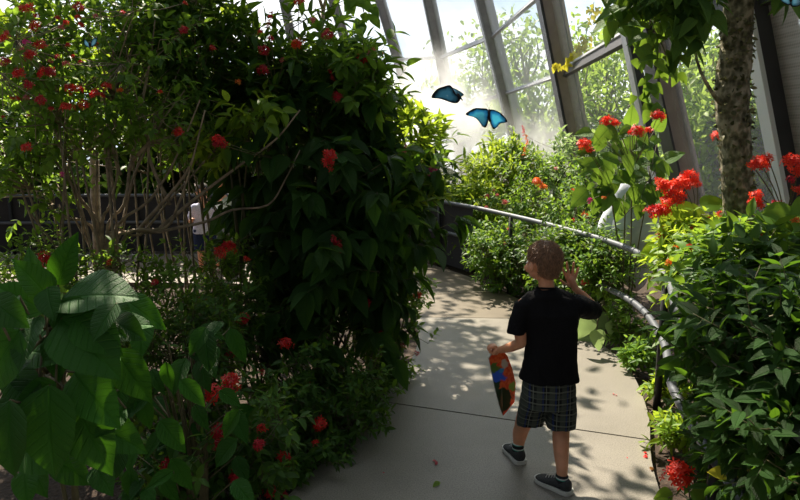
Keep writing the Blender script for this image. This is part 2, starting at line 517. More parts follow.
def path_slabs():
    n = len(RE)
    # joints as straight cuts: fractions along both edges
    def frac(edge, pt):
        k = min(range(len(edge)), key=lambda i: (edge[i] - pt).length)
        return k
    cuts = [(0, 0)]
    for a, b in (((383, 402), (655, 438)), ((410, 318), (560, 320)), ((415, 290), (505, 291))):
        A, B = on(*a), on(*b)
        cuts.append((frac(LE, A), frac(RE, B)))
    k1 = frac(RE, Vector((.1, 7.55, 0))); k2 = frac(LE, Vector((-.7, 6.2, 0)))
    cuts.append((k2, k1))
    cuts.append((len(LE) - 1, n - 1))
    for ci in range(len(cuts) - 1):
        (l0, r0), (l1, r1) = cuts[ci], cuts[ci + 1]
        m = 24
        def samp(E, i0, i1, t):
            f = i0 + (i1 - i0) * t; i = int(min(f, len(E) - 2)); return E[i].lerp(E[i + 1], f - i)
        bm = bmesh.new()
        rows = []
        for i in range(m + 1):
            t = i / m
            a, b = samp(LE, l0, l1, t), samp(RE, r0, r1, t)
            rows.append((a, b))
        d0 = (rows[1][0] + rows[1][1] - rows[0][0] - rows[0][1]).normalized() * .006
        d1 = (rows[-1][0] + rows[-1][1] - rows[-2][0] - rows[-2][1]).normalized() * .006
        rows[0] = (rows[0][0] + d0, rows[0][1] + d0); rows[-1] = (rows[-1][0] - d1, rows[-1][1] - d1)
        top, bot = [], []
        for a, b in rows:
            top.append([bm.verts.new(a.lerp(b, s / 10)) for s in range(11)])
            bot.append([bm.verts.new(a.lerp(b, s / 10) + Vector((0, 0, -.09))) for s in (0, 10)])
        for i in range(m):
            for s in range(10):
                bm.faces.new((top[i][s], top[i][s + 1], top[i + 1][s + 1], top[i + 1][s]))
            bm.faces.new((top[i][0], top[i + 1][0], bot[i + 1][0], bot[i][0]))
            bm.faces.new((top[i][10], bot[i][1], bot[i + 1][1], top[i + 1][10]))
        bm.faces.new([bot[0][0]] + [bot[0][1]] + [v for v in reversed(top[0])])
        bm.faces.new([bot[-1][1]] + [bot[-1][0]] + [v for v in top[-1]])
        bmesh.ops.recalc_face_normals(bm, faces=bm.faces[:])
        me = bpy.data.meshes.new('path'); bm.to_mesh(me); bm.free()
        tag(link('path', me, M_CONC if ci < 2 else M_CONC2), kind='structure')
path_slabs()

# ---- enclosure: leaning posts, rails and screens around the outside of the curve
M_STEEL = plain('painted_steel_grey', (.34, .33, .34), .45, .2, noise=.12, nscale=6)
M_STEEL_D = plain('painted_steel_dark', (.055, .055, .06), .5, .3, noise=.15, nscale=6)
M_TAUPE = plain('painted_steel_taupe', (.36, .30, .27), .55, .1, noise=.15, nscale=5)
M_RAILP = plain('frame_rail_pale', (.42, .43, .46), .45, .3, noise=.1)
def prism(name, axis_pts, half_w, half_d, mat, parent=None, side=None):
    """a straight box member from axis_pts[0] to axis_pts[1]; side = unit vector across its broad face"""
    a, b = Vector(axis_pts[0]), Vector(axis_pts[1])
    t = (b - a).normalized()
    s = Vector(side or (1, 0, 0)); s = (s - t * s.dot(t)).normalized(); d = t.cross(s)
    bm = bmesh.new()
    vs = []
    for p in (a, b):
        for u, v in ((-1, -1), (1, -1), (1, 1), (-1, 1)):
            vs.append(bm.verts.new(p + s * half_w * u + d * half_d * v))
    for f in ((0, 1, 2, 3), (7, 6, 5, 4), (0, 4, 5, 1), (1, 5, 6, 2), (2, 6, 7, 3), (3, 7, 4, 0)):
        bm.faces.new([vs[i] for i in f])
    bmesh.ops.recalc_face_normals(bm, faces=bm.faces[:])
    bmesh.ops.bevel(bm, geom=bm.edges[:], offset=min(half_w, half_d) * .15, segments=1, affect='EDGES')
    me = bpy.data.meshes.new(name); bm.to_mesh(me); bm.free()
    return link(name, me, mat, parent)

POSTS = [  # (top px,py) (low px,py) distance, width px, label
    ((763, 0), (800, 200), 4.3, 36, 'broad dark leaning steel post right of the mossy tree trunk'),
    ((648, 20), (682, 170), 5.7, 22, 'taupe leaning steel post wrapped by a hanging green vine'),
    ((549, 0), (583, 175), 9.3, 24, 'taupe leaning steel post with a yellow leaved vine at its middle'),
    ((483, 0), (520, 150), 14.0, 17, 'grey leaning steel post behind the two flying blue butterflies'),
    ((429, 0), (460, 150), 17.9, 13, 'slim grey leaning steel post rising out of the white mist'),
    ((380, 0), (398, 60), 20.5, 11, 'far grey post just left of the misty opening'),
    ((333, 0), (345, 40), 21.5, 10, 'far grey post above the middle of the flowering shrub'),
    ((284, 0), (292, 40), 22.0, 9, 'far grey post showing through leaves at the top'),
]
post_axis = []
for i, (tp, lp, y, wpx, lab) in enumerate(POSTS):
    A = at(*tp, y); B = at(*lp, y)
    sl = (A - B) / (A.z - B.z)
    top = A + sl * (5.4 - A.z if y < 12 else 7.5 - A.z); bot = B - sl * (B.z + .1)
    post_axis.append((bot, top))
    root = empty('steel_post', (bot.x, bot.y, 0), lab, 'post', 'leaning posts of the enclosure')
    hw = wpx / scl(y) / 2
    nxt = Vector((.35, -1, 0)).normalized()
    if i == 0:
        prism('web', (bot, top), hw * .95, .05, M_STEEL_D, root)
        off = Vector((-hw * 1.0, .0, 0))
        prism('flange', (bot + off, top + off), .016, .065, plain('sunlit_side_steel', (.75, .78, .84), .4), root)  # flange whitened to stand for the sunlit side of the post
        off = Vector((hw * 1.05, 0, 0))
        prism('flange', (bot + off, top + off), hw * .16, .085, M_STEEL, root)
    else:
        mt = M_TAUPE if i < 3 else M_STEEL
        prism('web', (bot, top), hw * .7, .09, mt, root)
        off = Vector((-hw * .85, -.02, 0))
        prism('flange', (bot + off, top + off), hw * .10, .12, M_STEEL_D if i < 3 else M_RAILP, root)
        off = Vector((hw * .85, -.02, 0))
        prism('flange', (bot + off, top + off), hw * .12, .12, mt, root)
# narrow dark post before the taupe one, pale flange coloured as its sunlit edge
A, B = at(622, 0, 5.5), at(650, 140, 5.5)
sl = (A - B) / (A.z - B.z)
bot, top = B - sl * (B.z + .1), A + sl * (5.4 - A.z)
root = empty('steel_post', (bot.x, bot.y, 0), 'narrow dark steel upright with an edge coloured as sunlit left of the taupe post', 'post', 'leaning posts of the enclosure')
prism('web', (bot, top), .035, .05, M_STEEL_D, root)
o_ = Vector((-.045, -.01, 0))
prism('flange', (bot + o_, top + o_), .010, .055, M_RAILP, root)

def on_post(i, z):
    b, t = post_axis[i]
    return b + (t - b) * ((z - b.z) / (t.z - b.z))
HL = 2.42
def post_z(i, py):
    # height at which post i is seen at picture row py
    b, t = post_axis[i]
    lo, hi = 0.0, 9.0
    for _ in range(40):
        m = (lo + hi) / 2; p = on_post(i, m)
        v = p - Vector((0, 0, CAM_Z)); f = v.y * _cp - v.z * _sp; u = v.y * _sp + v.z * _cp
        r = 250 - FPX * u / f
        if r > py: lo = m
        else: hi = m
    return (lo + hi) / 2
low = [on_post(0, 2.35), on_post(1, 2.40), on_post(2, post_z(2, 74)), on_post(3, post_z(3, 93)), on_post(4, post_z(4, 112)), on_post(5, 2.25), on_post(6, 2.25), on_post(7, 2.25)]
high = [on_post(1, 3.5), on_post(2, 3.45), on_post(3, post_z(3, 37)), on_post(4, post_z(4, 58)), on_post(5, 3.75), on_post(6, 3.75), on_post(7, 3.75)]
fr = Vector((0, -.14, 0))
r1 = empty('enclosure_rail', low[3], 'lower pale rail bolted across the leaning posts', 'rail')
for k in range(len(low) - 1):
    rr = .055 if k < 2 else .04
    prism('rail_section', (low[k] + fr, low[k + 1] + fr), rr * .5, rr, M_STEEL_D if k < 2 else M_RAILP, r1, side=(0, 1, 0))
    if k < 2:
        o2 = Vector((0, -.03, .085))
        prism('rail_section', (low[k] + fr + o2, low[k + 1] + fr + o2), .02, .02, M_RAILP, r1, side=(0, 1, 0))
r2 = empty('enclosure_rail', high[1], 'upper thin rail crossing the posts against the clouds', 'rail')
for k in range(len(high) - 1):
    prism('rail_section', (high[k] + fr, high[k + 1] + fr), .03, .045, M_RAILP, r2, side=(0, 1, 0))

# screens between the posts (fine woven mesh cloth; lets most light through)
def screen_mat(name, amount, col, weave=0):
    m, t, out = new_mat(name)
    tr = N(t, 'ShaderNodeBsdfTransparent')
    df = N(t, 'ShaderNodeBsdfDiffuse'); df.inputs['Color'].default_value = (*col, 1)
    tl = N(t, 'ShaderNodeBsdfTranslucent'); tl.inputs['Color'].default_value = (*col, 1)
    m1 = N(t, 'ShaderNodeMixShader', Fac=.5)
    m2 = N(t, 'ShaderNodeMixShader', Fac=amount)
    t.links.new(df.outputs[0], m1.inputs[1]); t.links.new(tl.outputs[0], m1.inputs[2])
    t.links.new(tr.outputs[0], m2.inputs[1]); t.links.new(m1.outputs[0], m2.inputs[2]); t.links.new(m2.outputs[0], out.inputs[0])
    if weave:
        tc = N(t, 'ShaderNodeTexCoord')
        wv = N(t, 'ShaderNodeTexVoronoi', Scale=float(weave)); wv.inputs['Randomness'].default_value = .0
        t.links.new(tc.outputs['Object'], wv.inputs['Vector'])
        mr = N(t, 'ShaderNodeMapRange'); mr.inputs['From Min'].default_value = .15; mr.inputs['From Max'].default_value = .6
        mr.inputs['To Min'].default_value = amount * .75; mr.inputs['To Max'].default_value = min(1, amount * 1.25)
        t.links.new(wv.outputs['Distance'], mr.inputs['Value']); t.links.new(mr.outputs[0], m2.inputs[0])
    return m
M_SCR = screen_mat('mesh_screen', .42, (.9, .92, .95))
M_SCR3 = screen_mat('mesh_screen_near', .20, (.85, .87, .85))
M_SCR2 = screen_mat('mesh_screen_grey', .80, (.34, .32, .28), weave=55)
near = (at(905, 0, 3.0), at(945, 200, 3.0))
sl = (near[0] - near[1]) / (near[0].z - near[1].z)
near_axis = (near[1] - sl * (near[1].z + .1), near[0] + sl * (5.4 - near[0].z))
axes = [near_axis] + post_axis
for k in range(len(axes) - 1):
    (b0, t0), (b1, t1) = axes[k], axes[k + 1]
    o3 = Vector((0, .12, 0)) if k else Vector((0, .1, 0))
    bm = bmesh.new()
    q = [b0 + o3, b1 + o3, t1 + o3, t0 + o3]
    nn = (q[1] - q[0]).cross(q[3] - q[0]).normalized() * .002
    vs = [bm.verts.new(p) for p in q]
    bm.faces.new(vs)
    me = bpy.data.meshes.new('window'); bm.to_mesh(me); bm.free()
    tag(link('window_%d' % (k + 1), me, M_SCR2 if k == 0 else M_SCR3 if k < 3 else M_SCR), kind='structure')

# ---- handrail along the outer edge
M_PIPE = plain('galvanised_pipe', (.11, .12, .14), .5, .3, noise=.15, nscale=12)
M_DARKP = plain('handrail_post_dark', (.02, .021, .024), .5, .4, noise=.1)
rail_line = []
for i, p in enumerate(RE):
    j = min(i + 1, len(RE) - 1); k = max(i - 1, 0)
    t = (RE[j] - RE[k]).normalized(); rail_line.append(p + Vector((t.y, -t.x, 0)) * .055)
i0 = min(range(len(RE)), key=lambda i: abs(RE[i].y - 1.3))
rail_line = rail_line[i0:]
hr = empty('handrail', rail_line[0], 'curved grey pipe handrail on dark posts along the outer path edge', 'handrail')
for z, nm in ((.74, 'top_rail'), (.40, 'mid_rail')):
    tubes(nm, [([p + Vector((0, 0, z)) for p in rail_line], .021)], M_PIPE, hr, sides=14)
acc, last = 0, rail_line[0]
targets = [on(652, 408), on(503, 294)]
cuts = []
ds = [0]
for a, b in zip(rail_line, rail_line[1:]): ds.append(ds[-1] + (b - a).length)
kk = min(range(len(rail_line)), key=lambda i: (rail_line[i] - targets[0]).length)
d0 = ds[kk]
for m in range(-1, 8):
    dd = d0 + m * 1.38
    if 0 < dd < ds[-1]:
        i = min(range(len(ds)), key=lambda i: abs(ds[i] - dd))
        p = rail_line[i] + Vector((.0, 0, 0))
        tubes('post', [([p + Vector((0, 0, -.05)), p + Vector((0, 0, .755))], .020)], M_DARKP, hr, sides=12)
# clamps on the pipe
for px in (607, 617):
    i = min(range(len(rail_line)), key=lambda i: abs((rail_line[i] - on(px, 375)).length))
    p, q = rail_line[i], rail_line[i + 1]
    t = (q - p).normalized() * .012
    for z in (.74, .40):
        tubes('clamp', [([p + Vector((0, 0, z)) - t, p + Vector((0, 0, z)) + t], .0235)], M_DARKP, hr, sides=14)
# dark mesh panels fill the handrail beyond the bend
M_PANEL = plain('dark_panel', (.018, .018, .022), .7, noise=.2)
far_i = [i for i in range(len(rail_line)) if rail_line[i].y > 6.75 and rail_line[i].x < .8]
fi = far_i[0]
bm = bmesh.new()
prev = None
for i in range(fi, len(rail_line)):
    p = rail_line[i]
    cur = [bm.verts.new(p + Vector((.02, .03, z))) for z in (.02, .72)] + [bm.verts.new(p + Vector((.02, .04, z))) for z in (.72, .02)]
    if prev:
        for a in range(4):
            b = (a + 1) % 4
            bm.faces.new((prev[a], cur[a], cur[b], prev[b]))
    prev = cur
bmesh.ops.recalc_face_normals(bm, faces=bm.faces[:])
me = bpy.data.meshes.new('infill_panel'); bm.to_mesh(me); bm.free()
link('infill_panel', me, M_PANEL, hr)

# ================================================================== PLANTS, LEFT
G0 = lambda p: (p[0], p[1], -.04)
def base_at(px, y): 
    p = at(px, 250, y); return Vector((p.x, y, -.04))

# near plant with large quilted leaves, each leaf placed: (px,py,y) of leaf base, (px,py,y) of tip, width ratio, roll
def big_leaf_plant():
    base = base_at(40, 1.75)
    root = empty('broad_leaf_plant', base, 'large quilted dark green leaves of the plant nearest the lower left corner', 'plant')
    spec = [
        ((62, 300, 1.70), (150, 296, 1.62), .78, (0, -.5, 1)), ((50, 300, 1.7), (5, 255, 1.6), .62, (0.2, -.7, 1)),
        ((45, 312, 1.68), (-25, 285, 1.6), .7, (0, -.8, 1)), ((40, 316, 1.62), (10, 385, 1.5), .68, (-.4, -1, .5)),
        ((62, 318, 1.62), (122, 398, 1.5), .72, (.3, -1, .6)), ((60, 316, 1.66), (135, 345, 1.6), .55, (.1, -.6, 1)),
        ((20, 330, 1.58), (-30, 420, 1.5), .7, (0, -1, .4)), ((75, 372, 1.62), (118, 448, 1.5), .62, (.2, -1, .5)),
        ((50, 385, 1.56), (45, 505, 1.46), .66, (0, -1, .35)), ((40, 380, 1.6), (-10, 445, 1.5), .66, (-.2, -1, .5)),
        ((72, 395, 1.6), (110, 500, 1.5), .6, (.2, -1, .4)), ((10, 400, 1.5), (5, 500, 1.42), .6, (-.1, -1, .4)),
        ((58, 285, 1.78), (80, 228, 1.74), .5, (.2, -1, .3)), ((40, 288, 1.78), (15, 240, 1.8), .5, (0, -1, .4)),
        ((60, 330, 1.7), (55, 395, 1.6), .6, (0, -1, .5)), ((98, 330, 1.72), (165, 330, 1.7), .6, (0, -.6, 1)),
        ((90, 420, 1.7), (150, 470, 1.62), .6, (0, -.9, .8)), ((20, 350, 1.7), (70, 372, 1.6), .7, (0, -.8, .8)),
        ((115, 350, 1.85), (150, 420, 1.78), .6, (0, -1, .6)), ((15, 440, 1.6), (75, 490, 1.5), .6, (0, -1, .7)),
        ((-10, 300, 1.5), (25, 345, 1.45), .7, (0, -1, .6)),
    ]
    rng = random.Random(4)
    stems = []
    for _ in range(42):
        x, y, dd = rng.uniform(-10, 130), rng.uniform(285, 470), rng.uniform(1.6, 1.95)
        spec.append(((x, y, dd), (x + rng.uniform(-45, 45), y + rng.uniform(15, 60), dd - .08), rng.uniform(.55, .7), (rng.uniform(-.4, .4), -1, rng.uniform(.3, .9))))
    for k, (a, b, wr, up) in enumerate(spec):
        A, B = at(*a), at(*b)
        L = (B - A).length * .80
        o = leaves_obj('leaf', BIG_TPL, [tuple(A)], [tuple(B - A + Vector((0, 0, .05)))], [up], [L], [L * wr * 1.02], [rng.uniform(.15, 1)], ML['big'], root)
        hub = at(52 + rng.uniform(-8, 8), 330 + (k % 3) * 45, 1.72)
        stems.append(([hub, hub.lerp(A, .5) + Vector((0, 0, .01)), A], [.004, .0035, .003]))
    for hx, hy in ((52, 300), (60, 345), (46, 400)):
        h = at(hx, hy, 1.72)
        stems.append(([base, base.lerp(h, .5) + Vector((.02, 0, 0)), h], [.008, .007, .005]))
    tubes('stem', stems, M_STEM, root, sides=7)
big_leaf_plant()

def mid_leaf_plant():
    base = base_at(190, 2.1)
    root = empty('broad_leaf_plant', base, 'smaller broad leaf plant with pointed drooping leaves right of the largest leaves', 'plant')
    rng = random.Random(12)
    stems = []
    pts = []
    for k in range(46):
        x = rng.uniform(128, 240); y = rng.uniform(318, 500)
        pts.append((x, y, rng.uniform(1.85, 2.3)))
    pts += [(205, 330, 1.95), (215, 345, 1.95), (180, 380, 1.9), (150, 395, 1.9), (160, 420, 1.88), (222, 322, 2.0)]
    for (x, y, d) in pts:
        A = at(x, y, d)
        ang = rng.uniform(-1, 1)
        dirv = Vector((ang, -.5 + rng.uniform(-.4, .4), -rng.uniform(.1, 1.0)))
        L = rng.uniform(.08, .14)
        leaves_obj('leaf', TPL['broad'], [tuple(A)], [tuple(dirv)], [(rng.uniform(-.3, .3), -.8, .8)], [L], [L * rng.uniform(.45, .6)], [rng.random()], ML['big'], root)
        hub = at(185 + (x - 185) * .4, y + 25, 2.15)
        stems.append(([base, base.lerp(hub, .7), hub, A], [.006, .004, .003, .002]))
    tubes('stem', stems, M_STEM, root, sides=4)
mid_leaf_plant()

# red flowered low shrubs filling the left bed
plant('pentas_shrub', 'low dark shrub with three red flower heads near the left bed front', 'shrub', base_at(230, 2.45),
      [(235, 430, 2.35, 75, 75, .3), (190, 480, 2.3, 60, 30, .25)], 'oval', .05, 'small', nodes=46, twigs=7, spread=.07, twig=.09,
      flowers=[(231, 380, 2.2, 'red'), (213, 394, 2.15, 'red', 'head', 1.1), (227, 393, 2.15, 'crimson'), (218, 432, 2.15, 'crimson'), (168, 466, 2.1, 'crimson'), (261, 428, 2.2, 'red', 'small', 1.2)] + scatter_fl(4, 150, 290, 430, 490, 2.1, 2.2, 'crimson', seed=5))
plant('pentas_shrub', 'low shrub with small red blooms spilling onto the path at bottom', 'shrub', base_at(310, 2.95),
      [(300, 440, 2.8, 55, 55, .25), (340, 400, 3.0, 45, 45, .25), (272, 478, 2.6, 28, 26, .2)], 'oval', .045, 'small', nodes=46, twigs=7, spread=.07, twig=.08,
      flowers=[(284, 458, 2.5, 'red'), (319, 424, 2.65, 'red'), (316, 443, 2.6, 'red', 'small'), (269, 490, 2.4, 'red'), (284, 465, 2.5, 'red', 'small'), (283, 494, 2.45, 'crimson', 'small')])
plant('pentas_shrub', 'airy shrub of small leaves leaning over the left edge of the path', 'shrub', base_at(372, 3.75),
      [(392, 350, 3.7, 22, 45, .25), (375, 310, 3.8, 35, 40, .3), (365, 385, 3.6, 25, 25, .2), (410, 295, 4.2, 12, 25, .2)], 'oval', .042, 'fresh', nodes=44, twigs=6, spread=.08, twig=.10,
      flowers=[(417, 295, 4.0, 'red', 'head', .9), (415, 279, 4.0, 'red', 'head', .9), (396, 316, 3.5, 'rose', 'small'), (417, 353, 3.7, 'rose', 'small'), (403, 345, 3.6, 'rose', 'small'), (381, 333, 3.5, 'crimson', 'small'), (366, 302, 3.4, 'crimson')])
plant('pentas_shrub', 'dark small leaf shrub filling the bed below the central drooping leaves', 'shrub', base_at(300, 3.3),
      [(290, 370, 3.1, 70, 60, .35), (340, 420, 3.15, 30, 30, .2), (240, 340, 3.1, 40, 40, .3)], 'oval', .05, 'small', nodes=60, twigs=7, spread=.09, twig=.1,
      flowers=[(286, 343, 2.85, 'red'), (230, 352, 2.8, 'crimson'), (310, 385, 2.85, 'crimson', 'small'), (321, 424, 2.9, 'red', 'head'), (243, 318, 2.8, 'crimson'), (262, 372, 2.8, 'crimson', 'small')])

# speckled glossy small leaved shrubs in the middle distance
for k, (px, py, d, rx, ry, lab, fl) in enumerate([
    (40, 285, 3.0, 60, 42, 'glossy small leaf shrub behind the largest leaves at left', [(45, 258, 2.8, 'red'), (130, 302, 2.6, 'red', 'head', 1.1), (20, 320, 2.7, 'crimson')]),
    (120, 300, 2.9, 60, 42, 'glossy small leaf shrub around the foot of the bare stems', [(77, 293, 2.6, 'crimson', 'small'), (155, 282, 2.7, 'crimson', 'small'), (110, 262, 2.8, 'red', 'small')]),
    (220, 285, 3.4, 55, 45, 'sunlit small leaf shrub in front of the dark fence panels', [(220, 253, 3.1, 'red'), (246, 259, 3.1, 'red', 'small'), (230, 246, 3.2, 'red'), (200, 300, 3.1, 'crimson')]),
    (185, 350, 2.7, 50, 40, 'dark small leaf shrub behind the pointed drooping leaves', []),
]):
    plant('glossy_shrub', lab, 'shrub', base_at(px, d), [(px, py, d, rx, ry, .35), (px, py + 60, d, rx, 50, .3, .8)], 'lance', .045, 'fresh' if k in (0, 1, 2) else 'small', nodes=50, twigs=6, spread=.09, twig=.1, flowers=fl, aspect=.4, group=None)

# bare stemmed shrub fanning out at left, canopy of red flowers above
def bare_shrub():
    d = 3.25
    base = base_at(106, d)
    root = plant('flowering_shrub', 'tall shrub with bare fanning stems and red flowers overhead at left', 'shrub', base,
        [(30, 60, 3.1, 62, 75, .5, 1.5), (120, 40, 3.2, 70, 70, .5, 1.2), (60, 130, 3.1, 80, 35, .4, .9), (-20, 150, 3.0, 40, 50, .3, .5), (170, 100, 3.4, 60, 50, .4, .9), (20, 190, 3.2, 40, 18, .2, .25)],
        'oval', .055, 'fresh', nodes=105, twigs=7, pairs=4, spread=.12, twig=.13, stem_mat=M_BARE, stem_r=.009,
        flowers=[(f[0], f[1], f[2], f[3], f[4] if len(f) > 4 else 'head', .72 * (f[5] if len(f) > 5 else 1)) for f in [(78, 7, 2.7, 'crimson'), (19, 10, 2.7, 'red'), (28, 8, 2.7, 'red'), (35, 26, 2.65, 'red'), (4, 38, 2.6, 'red'), (26, 42, 2.6, 'pink', 'small', 1.2),
                 (40, 45, 2.65, 'red'), (30, 55, 2.65, 'red'), (5, 62, 2.6, 'crimson'), (18, 74, 2.6, 'red', 'head', 1.1), (42, 73, 2.65, 'red'), (50, 72, 2.65, 'crimson'),
                 (28, 85, 2.6, 'crimson'), (70, 88, 2.7, 'red'), (79, 89, 2.7, 'red'), (94, 94, 2.7, 'red'), (107, 86, 2.75, 'red'), (66, 107, 2.65, 'red', 'head', 1.1),
                 (40, 100, 2.6, 'crimson'), (83, 105, 2.7, 'red'), (26, 147, 2.6, 'red'), (62, 174, 2.7, 'pink', 'small'), (160, 92, 2.9, 'red', 'small'),
                 (81, 25, 2.75, 'red', 'small'), (78, 17, 2.75, 'red', 'small'), (184, 30, 3.0, 'crimson'), (120, 90, 2.8, 'orange', 'small'), (58, 18, 2.7, 'crimson', 'small'), (185, 3, 3, 'red', 'small'),
                 (178, 132, 3.0, 'red'), (102, 95, 2.8, 'red', 'small')] + scatter_fl(22, 0, 125, 5, 120, 2.65, 2.8, ['crimson', 'red', 'rose'], 'small', seed=8)])
    stems = []
    fans = [((98, 240), (78, 195), (66, 175)), ((98, 240), (97, 160), (92, 90)), ((102, 242), (110, 205), (118, 165), (108, 120)),
            ((106, 244), (124, 205), (130, 165), (133, 140), (128, 90), (140, 40)), ((108, 246), (122, 232), (132, 180), (160, 125), (185, 90)),
            ((110, 248), (150, 200), (175, 160), (200, 100)), ((118, 250), (165, 228), (178, 205), (190, 170), (205, 110)),
            ((112, 250), (160, 232), (205, 222), (232, 210), (268, 205), (285, 180), (300, 150)), ((133, 160), (150, 140), (160, 110)), ((120, 175), (112, 140), (118, 100), (105, 60)),
            ((112, 248), (140, 235), (170, 200), (215, 150), (250, 110)), ((170, 205), (150, 160), (148, 130), (130, 80)), ((100, 244), (60, 215), (20, 180), (-10, 140)),
            ((104, 244), (80, 200), (50, 150), (40, 100)), ((130, 170), (136, 135), (150, 60), (155, 20)), ((140, 228), (185, 175), (198, 140)),
            ((160, 228), (200, 195), (240, 165), (275, 140), (300, 110))]
    r = random.Random(3)
    for f in fans:
        dd = r.uniform(-.25, .2)
        pts = [at(x, y, d + dd * (i / len(f))) for i, (x, y) in enumerate(f)]
        pts = spline([base.lerp(pts[0], 1.0 if f[0][1] < 235 else .0)] + pts if f[0][1] >= 235 else pts, 4)
        n = len(pts)
        stems.append((pts, [.0105 - .0075 * i / n for i in range(n)]))
    for k, st in enumerate(stems):
        tubes('stem', [st], M_BARE, root, sides=7)
bare_shrub()

# central large shrub : long drooping leaves
plant('large_leaf_shrub', 'tall dark shrub of long drooping leaves bulging over the path at centre', 'shrub', base_at(335, 3.9),
      [(335, 165, 3.7, 75, 60, .45, 1.3), (300, 240, 3.6, 65, 60, .4, 1.2), (370, 230, 3.7, 50, 65, .35, 1.2), (335, 300, 3.6, 60, 50, .4, 1.0), (395, 190, 3.9, 35, 40, .3, .5), (250, 215, 3.8, 30, 40, .3, .5)],
      'broad', .16, 'deep', nodes=95, twigs=4, pairs=3, spread=.16, twig=.14, droop=.9, upb=.2, aspect=.5, face=.3, stem_r=.012,
      flowers=[(330, 155, 3.1, 'red', 'head', 1.1), (328, 163, 3.1, 'red'), (218, 140, 3.0, 'red', 'head', 1.1), (219, 144, 3.0, 'crimson'), (225, 247, 3.2, 'crimson'), (340, 250, 3.1, 'crimson', 'spike', .9), (336, 245, 3.1, 'crimson'), (404, 155, 3.6, 'rose', 'spike', .6), (432, 171, 3.9, 'pink', 'head', 1.2), (429, 178, 3.9, 'pink', 'small', 1.1)])
plant('sun_toned_spray', 'sunlit yellow green upright leaves on the right shoulder of the central shrub', 'shrub', base_at(385, 4.3),  # lime colour puts sunlight on the central shrub's shoulder
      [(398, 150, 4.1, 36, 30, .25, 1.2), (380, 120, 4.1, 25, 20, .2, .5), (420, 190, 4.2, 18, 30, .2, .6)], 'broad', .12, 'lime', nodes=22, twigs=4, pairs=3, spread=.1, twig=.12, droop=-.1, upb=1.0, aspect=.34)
plant('sun_toned_spray', 'sunlit leaves catching light along the top right of the tall shrubs', 'shrub', base_at(365, 4.2),  # lighter green leaves imitate sunlit ones along the shrub tops
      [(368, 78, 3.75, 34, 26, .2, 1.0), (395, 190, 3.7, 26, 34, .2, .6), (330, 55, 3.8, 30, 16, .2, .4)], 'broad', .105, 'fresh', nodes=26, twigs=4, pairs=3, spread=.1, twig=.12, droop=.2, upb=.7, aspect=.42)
plant('sun_toned_spray', 'small cluster of glowing lime leaves in the heart of the tall shrubs', 'shrub', base_at(255, 3.6),  # lit glimpse among the shrubs made by lime leaf colour
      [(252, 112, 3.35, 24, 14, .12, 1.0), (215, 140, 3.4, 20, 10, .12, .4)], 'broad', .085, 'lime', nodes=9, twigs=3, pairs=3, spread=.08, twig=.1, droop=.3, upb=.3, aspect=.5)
# upper shrub against the sky
plant('flowering_shrub', 'tall shrub with slender leaves and red buds standing against the sky', 'shrub', base_at(290, 4.3),
      [(300, 95, 4.0, 85, 36, .45, 1.2), (240, 75, 3.9, 40, 45, .4, .6), (355, 95, 4.1, 35, 34, .3, .6), (230, 125, 4.0, 60, 35, .4, .8), (330, 115, 4.0, 60, 28, .3, .6), (290, 35, 4.0, 60, 25, .4, .22)],
      'lance', .115, 'small', nodes=76, twigs=5, pairs=4, spread=.14, twig=.16, droop=.15, upb=.9, aspect=.33, stem_r=.011,
      flowers=[(299, 1, 3.5, 'red'), (327, 35, 3.5, 'crimson', 'head', 1.1), (362, 59, 3.6, 'red', 'head', 1.2), (297, 44, 3.5, 'scarlet'), (264, 50, 3.4, 'crimson'), (263, 70, 3.4, 'crimson'), (271, 38, 3.4, 'crimson', 'small'), (267, 27, 3.4, 'crimson', 'spike', .7), (334, 80, 3.6, 'crimson', 'spike', .6), (337, 97, 3.5, 'crimson'), (238, 82, 3.4, 'orange', 'small'), (212, 48, 3.3, 'red', 'small'), (313, 20, 3.5, 'rose', 'small'), (260, 32, 3.4, 'red', 'small'), (283, 60, 3.5, 'rose', 'small'), (370, 52, 3.7, 'rose', 'head'), (382, 55, 3.8, 'orange', 'small')])
plant('flowering_shrub', 'loose upper branches with thin leaves between the two tall shrubs', 'shrub', base_at(190, 3.9),
      [(190, 40, 3.7, 55, 60, .4, 1.2), (210, 130, 3.8, 60, 45, .4, .9), (130, 150, 3.9, 70, 30, .3, .4), (150, 20, 3.6, 60, 40, .3, .6)],
      'lance', .10, 'small', nodes=64, twigs=5, pairs=4, spread=.14, twig=.15, droop=.1, upb=.7, aspect=.34, stem_mat=M_BARE)
# lime leaf colour standing in for sun glowing through the gaps
plant('sun_toned_spray', 'bright yellow green leaves glowing through the middle of the shrubs', 'shrub', base_at(270, 5.0),
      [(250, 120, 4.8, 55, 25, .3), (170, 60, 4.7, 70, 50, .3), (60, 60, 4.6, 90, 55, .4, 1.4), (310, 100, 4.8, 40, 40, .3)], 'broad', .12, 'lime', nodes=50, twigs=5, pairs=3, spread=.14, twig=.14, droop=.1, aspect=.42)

# far left, beyond the dark fence panels
for k, (px, py, d, rx, ry, lab) in enumerate([
    (40, 130, 9.2, 130, 75, 'tall dense shrub beyond the fence at far left'),
    (170, 120, 9.6, 80, 75, 'tall dense shrub beyond the fence behind the bare stems'),
    (300, 165, 9.4, 80, 50, 'dense shrub beyond the fence behind the central drooping leaves'),
    (395, 190, 9.0, 45, 28, 'low misty shrub beyond the fence left of the white mist'),
]):
    plant('backing_shrub', lab, 'shrub', base_at(px, d), [(px, py, d, rx, ry, .7), (px, 185, d, rx, 30, .6, .5)], 'oval', .17, 'small', nodes=95 if k < 3 else 40, twigs=7, pairs=4, spread=.4, twig=.4, stem_r=.02)

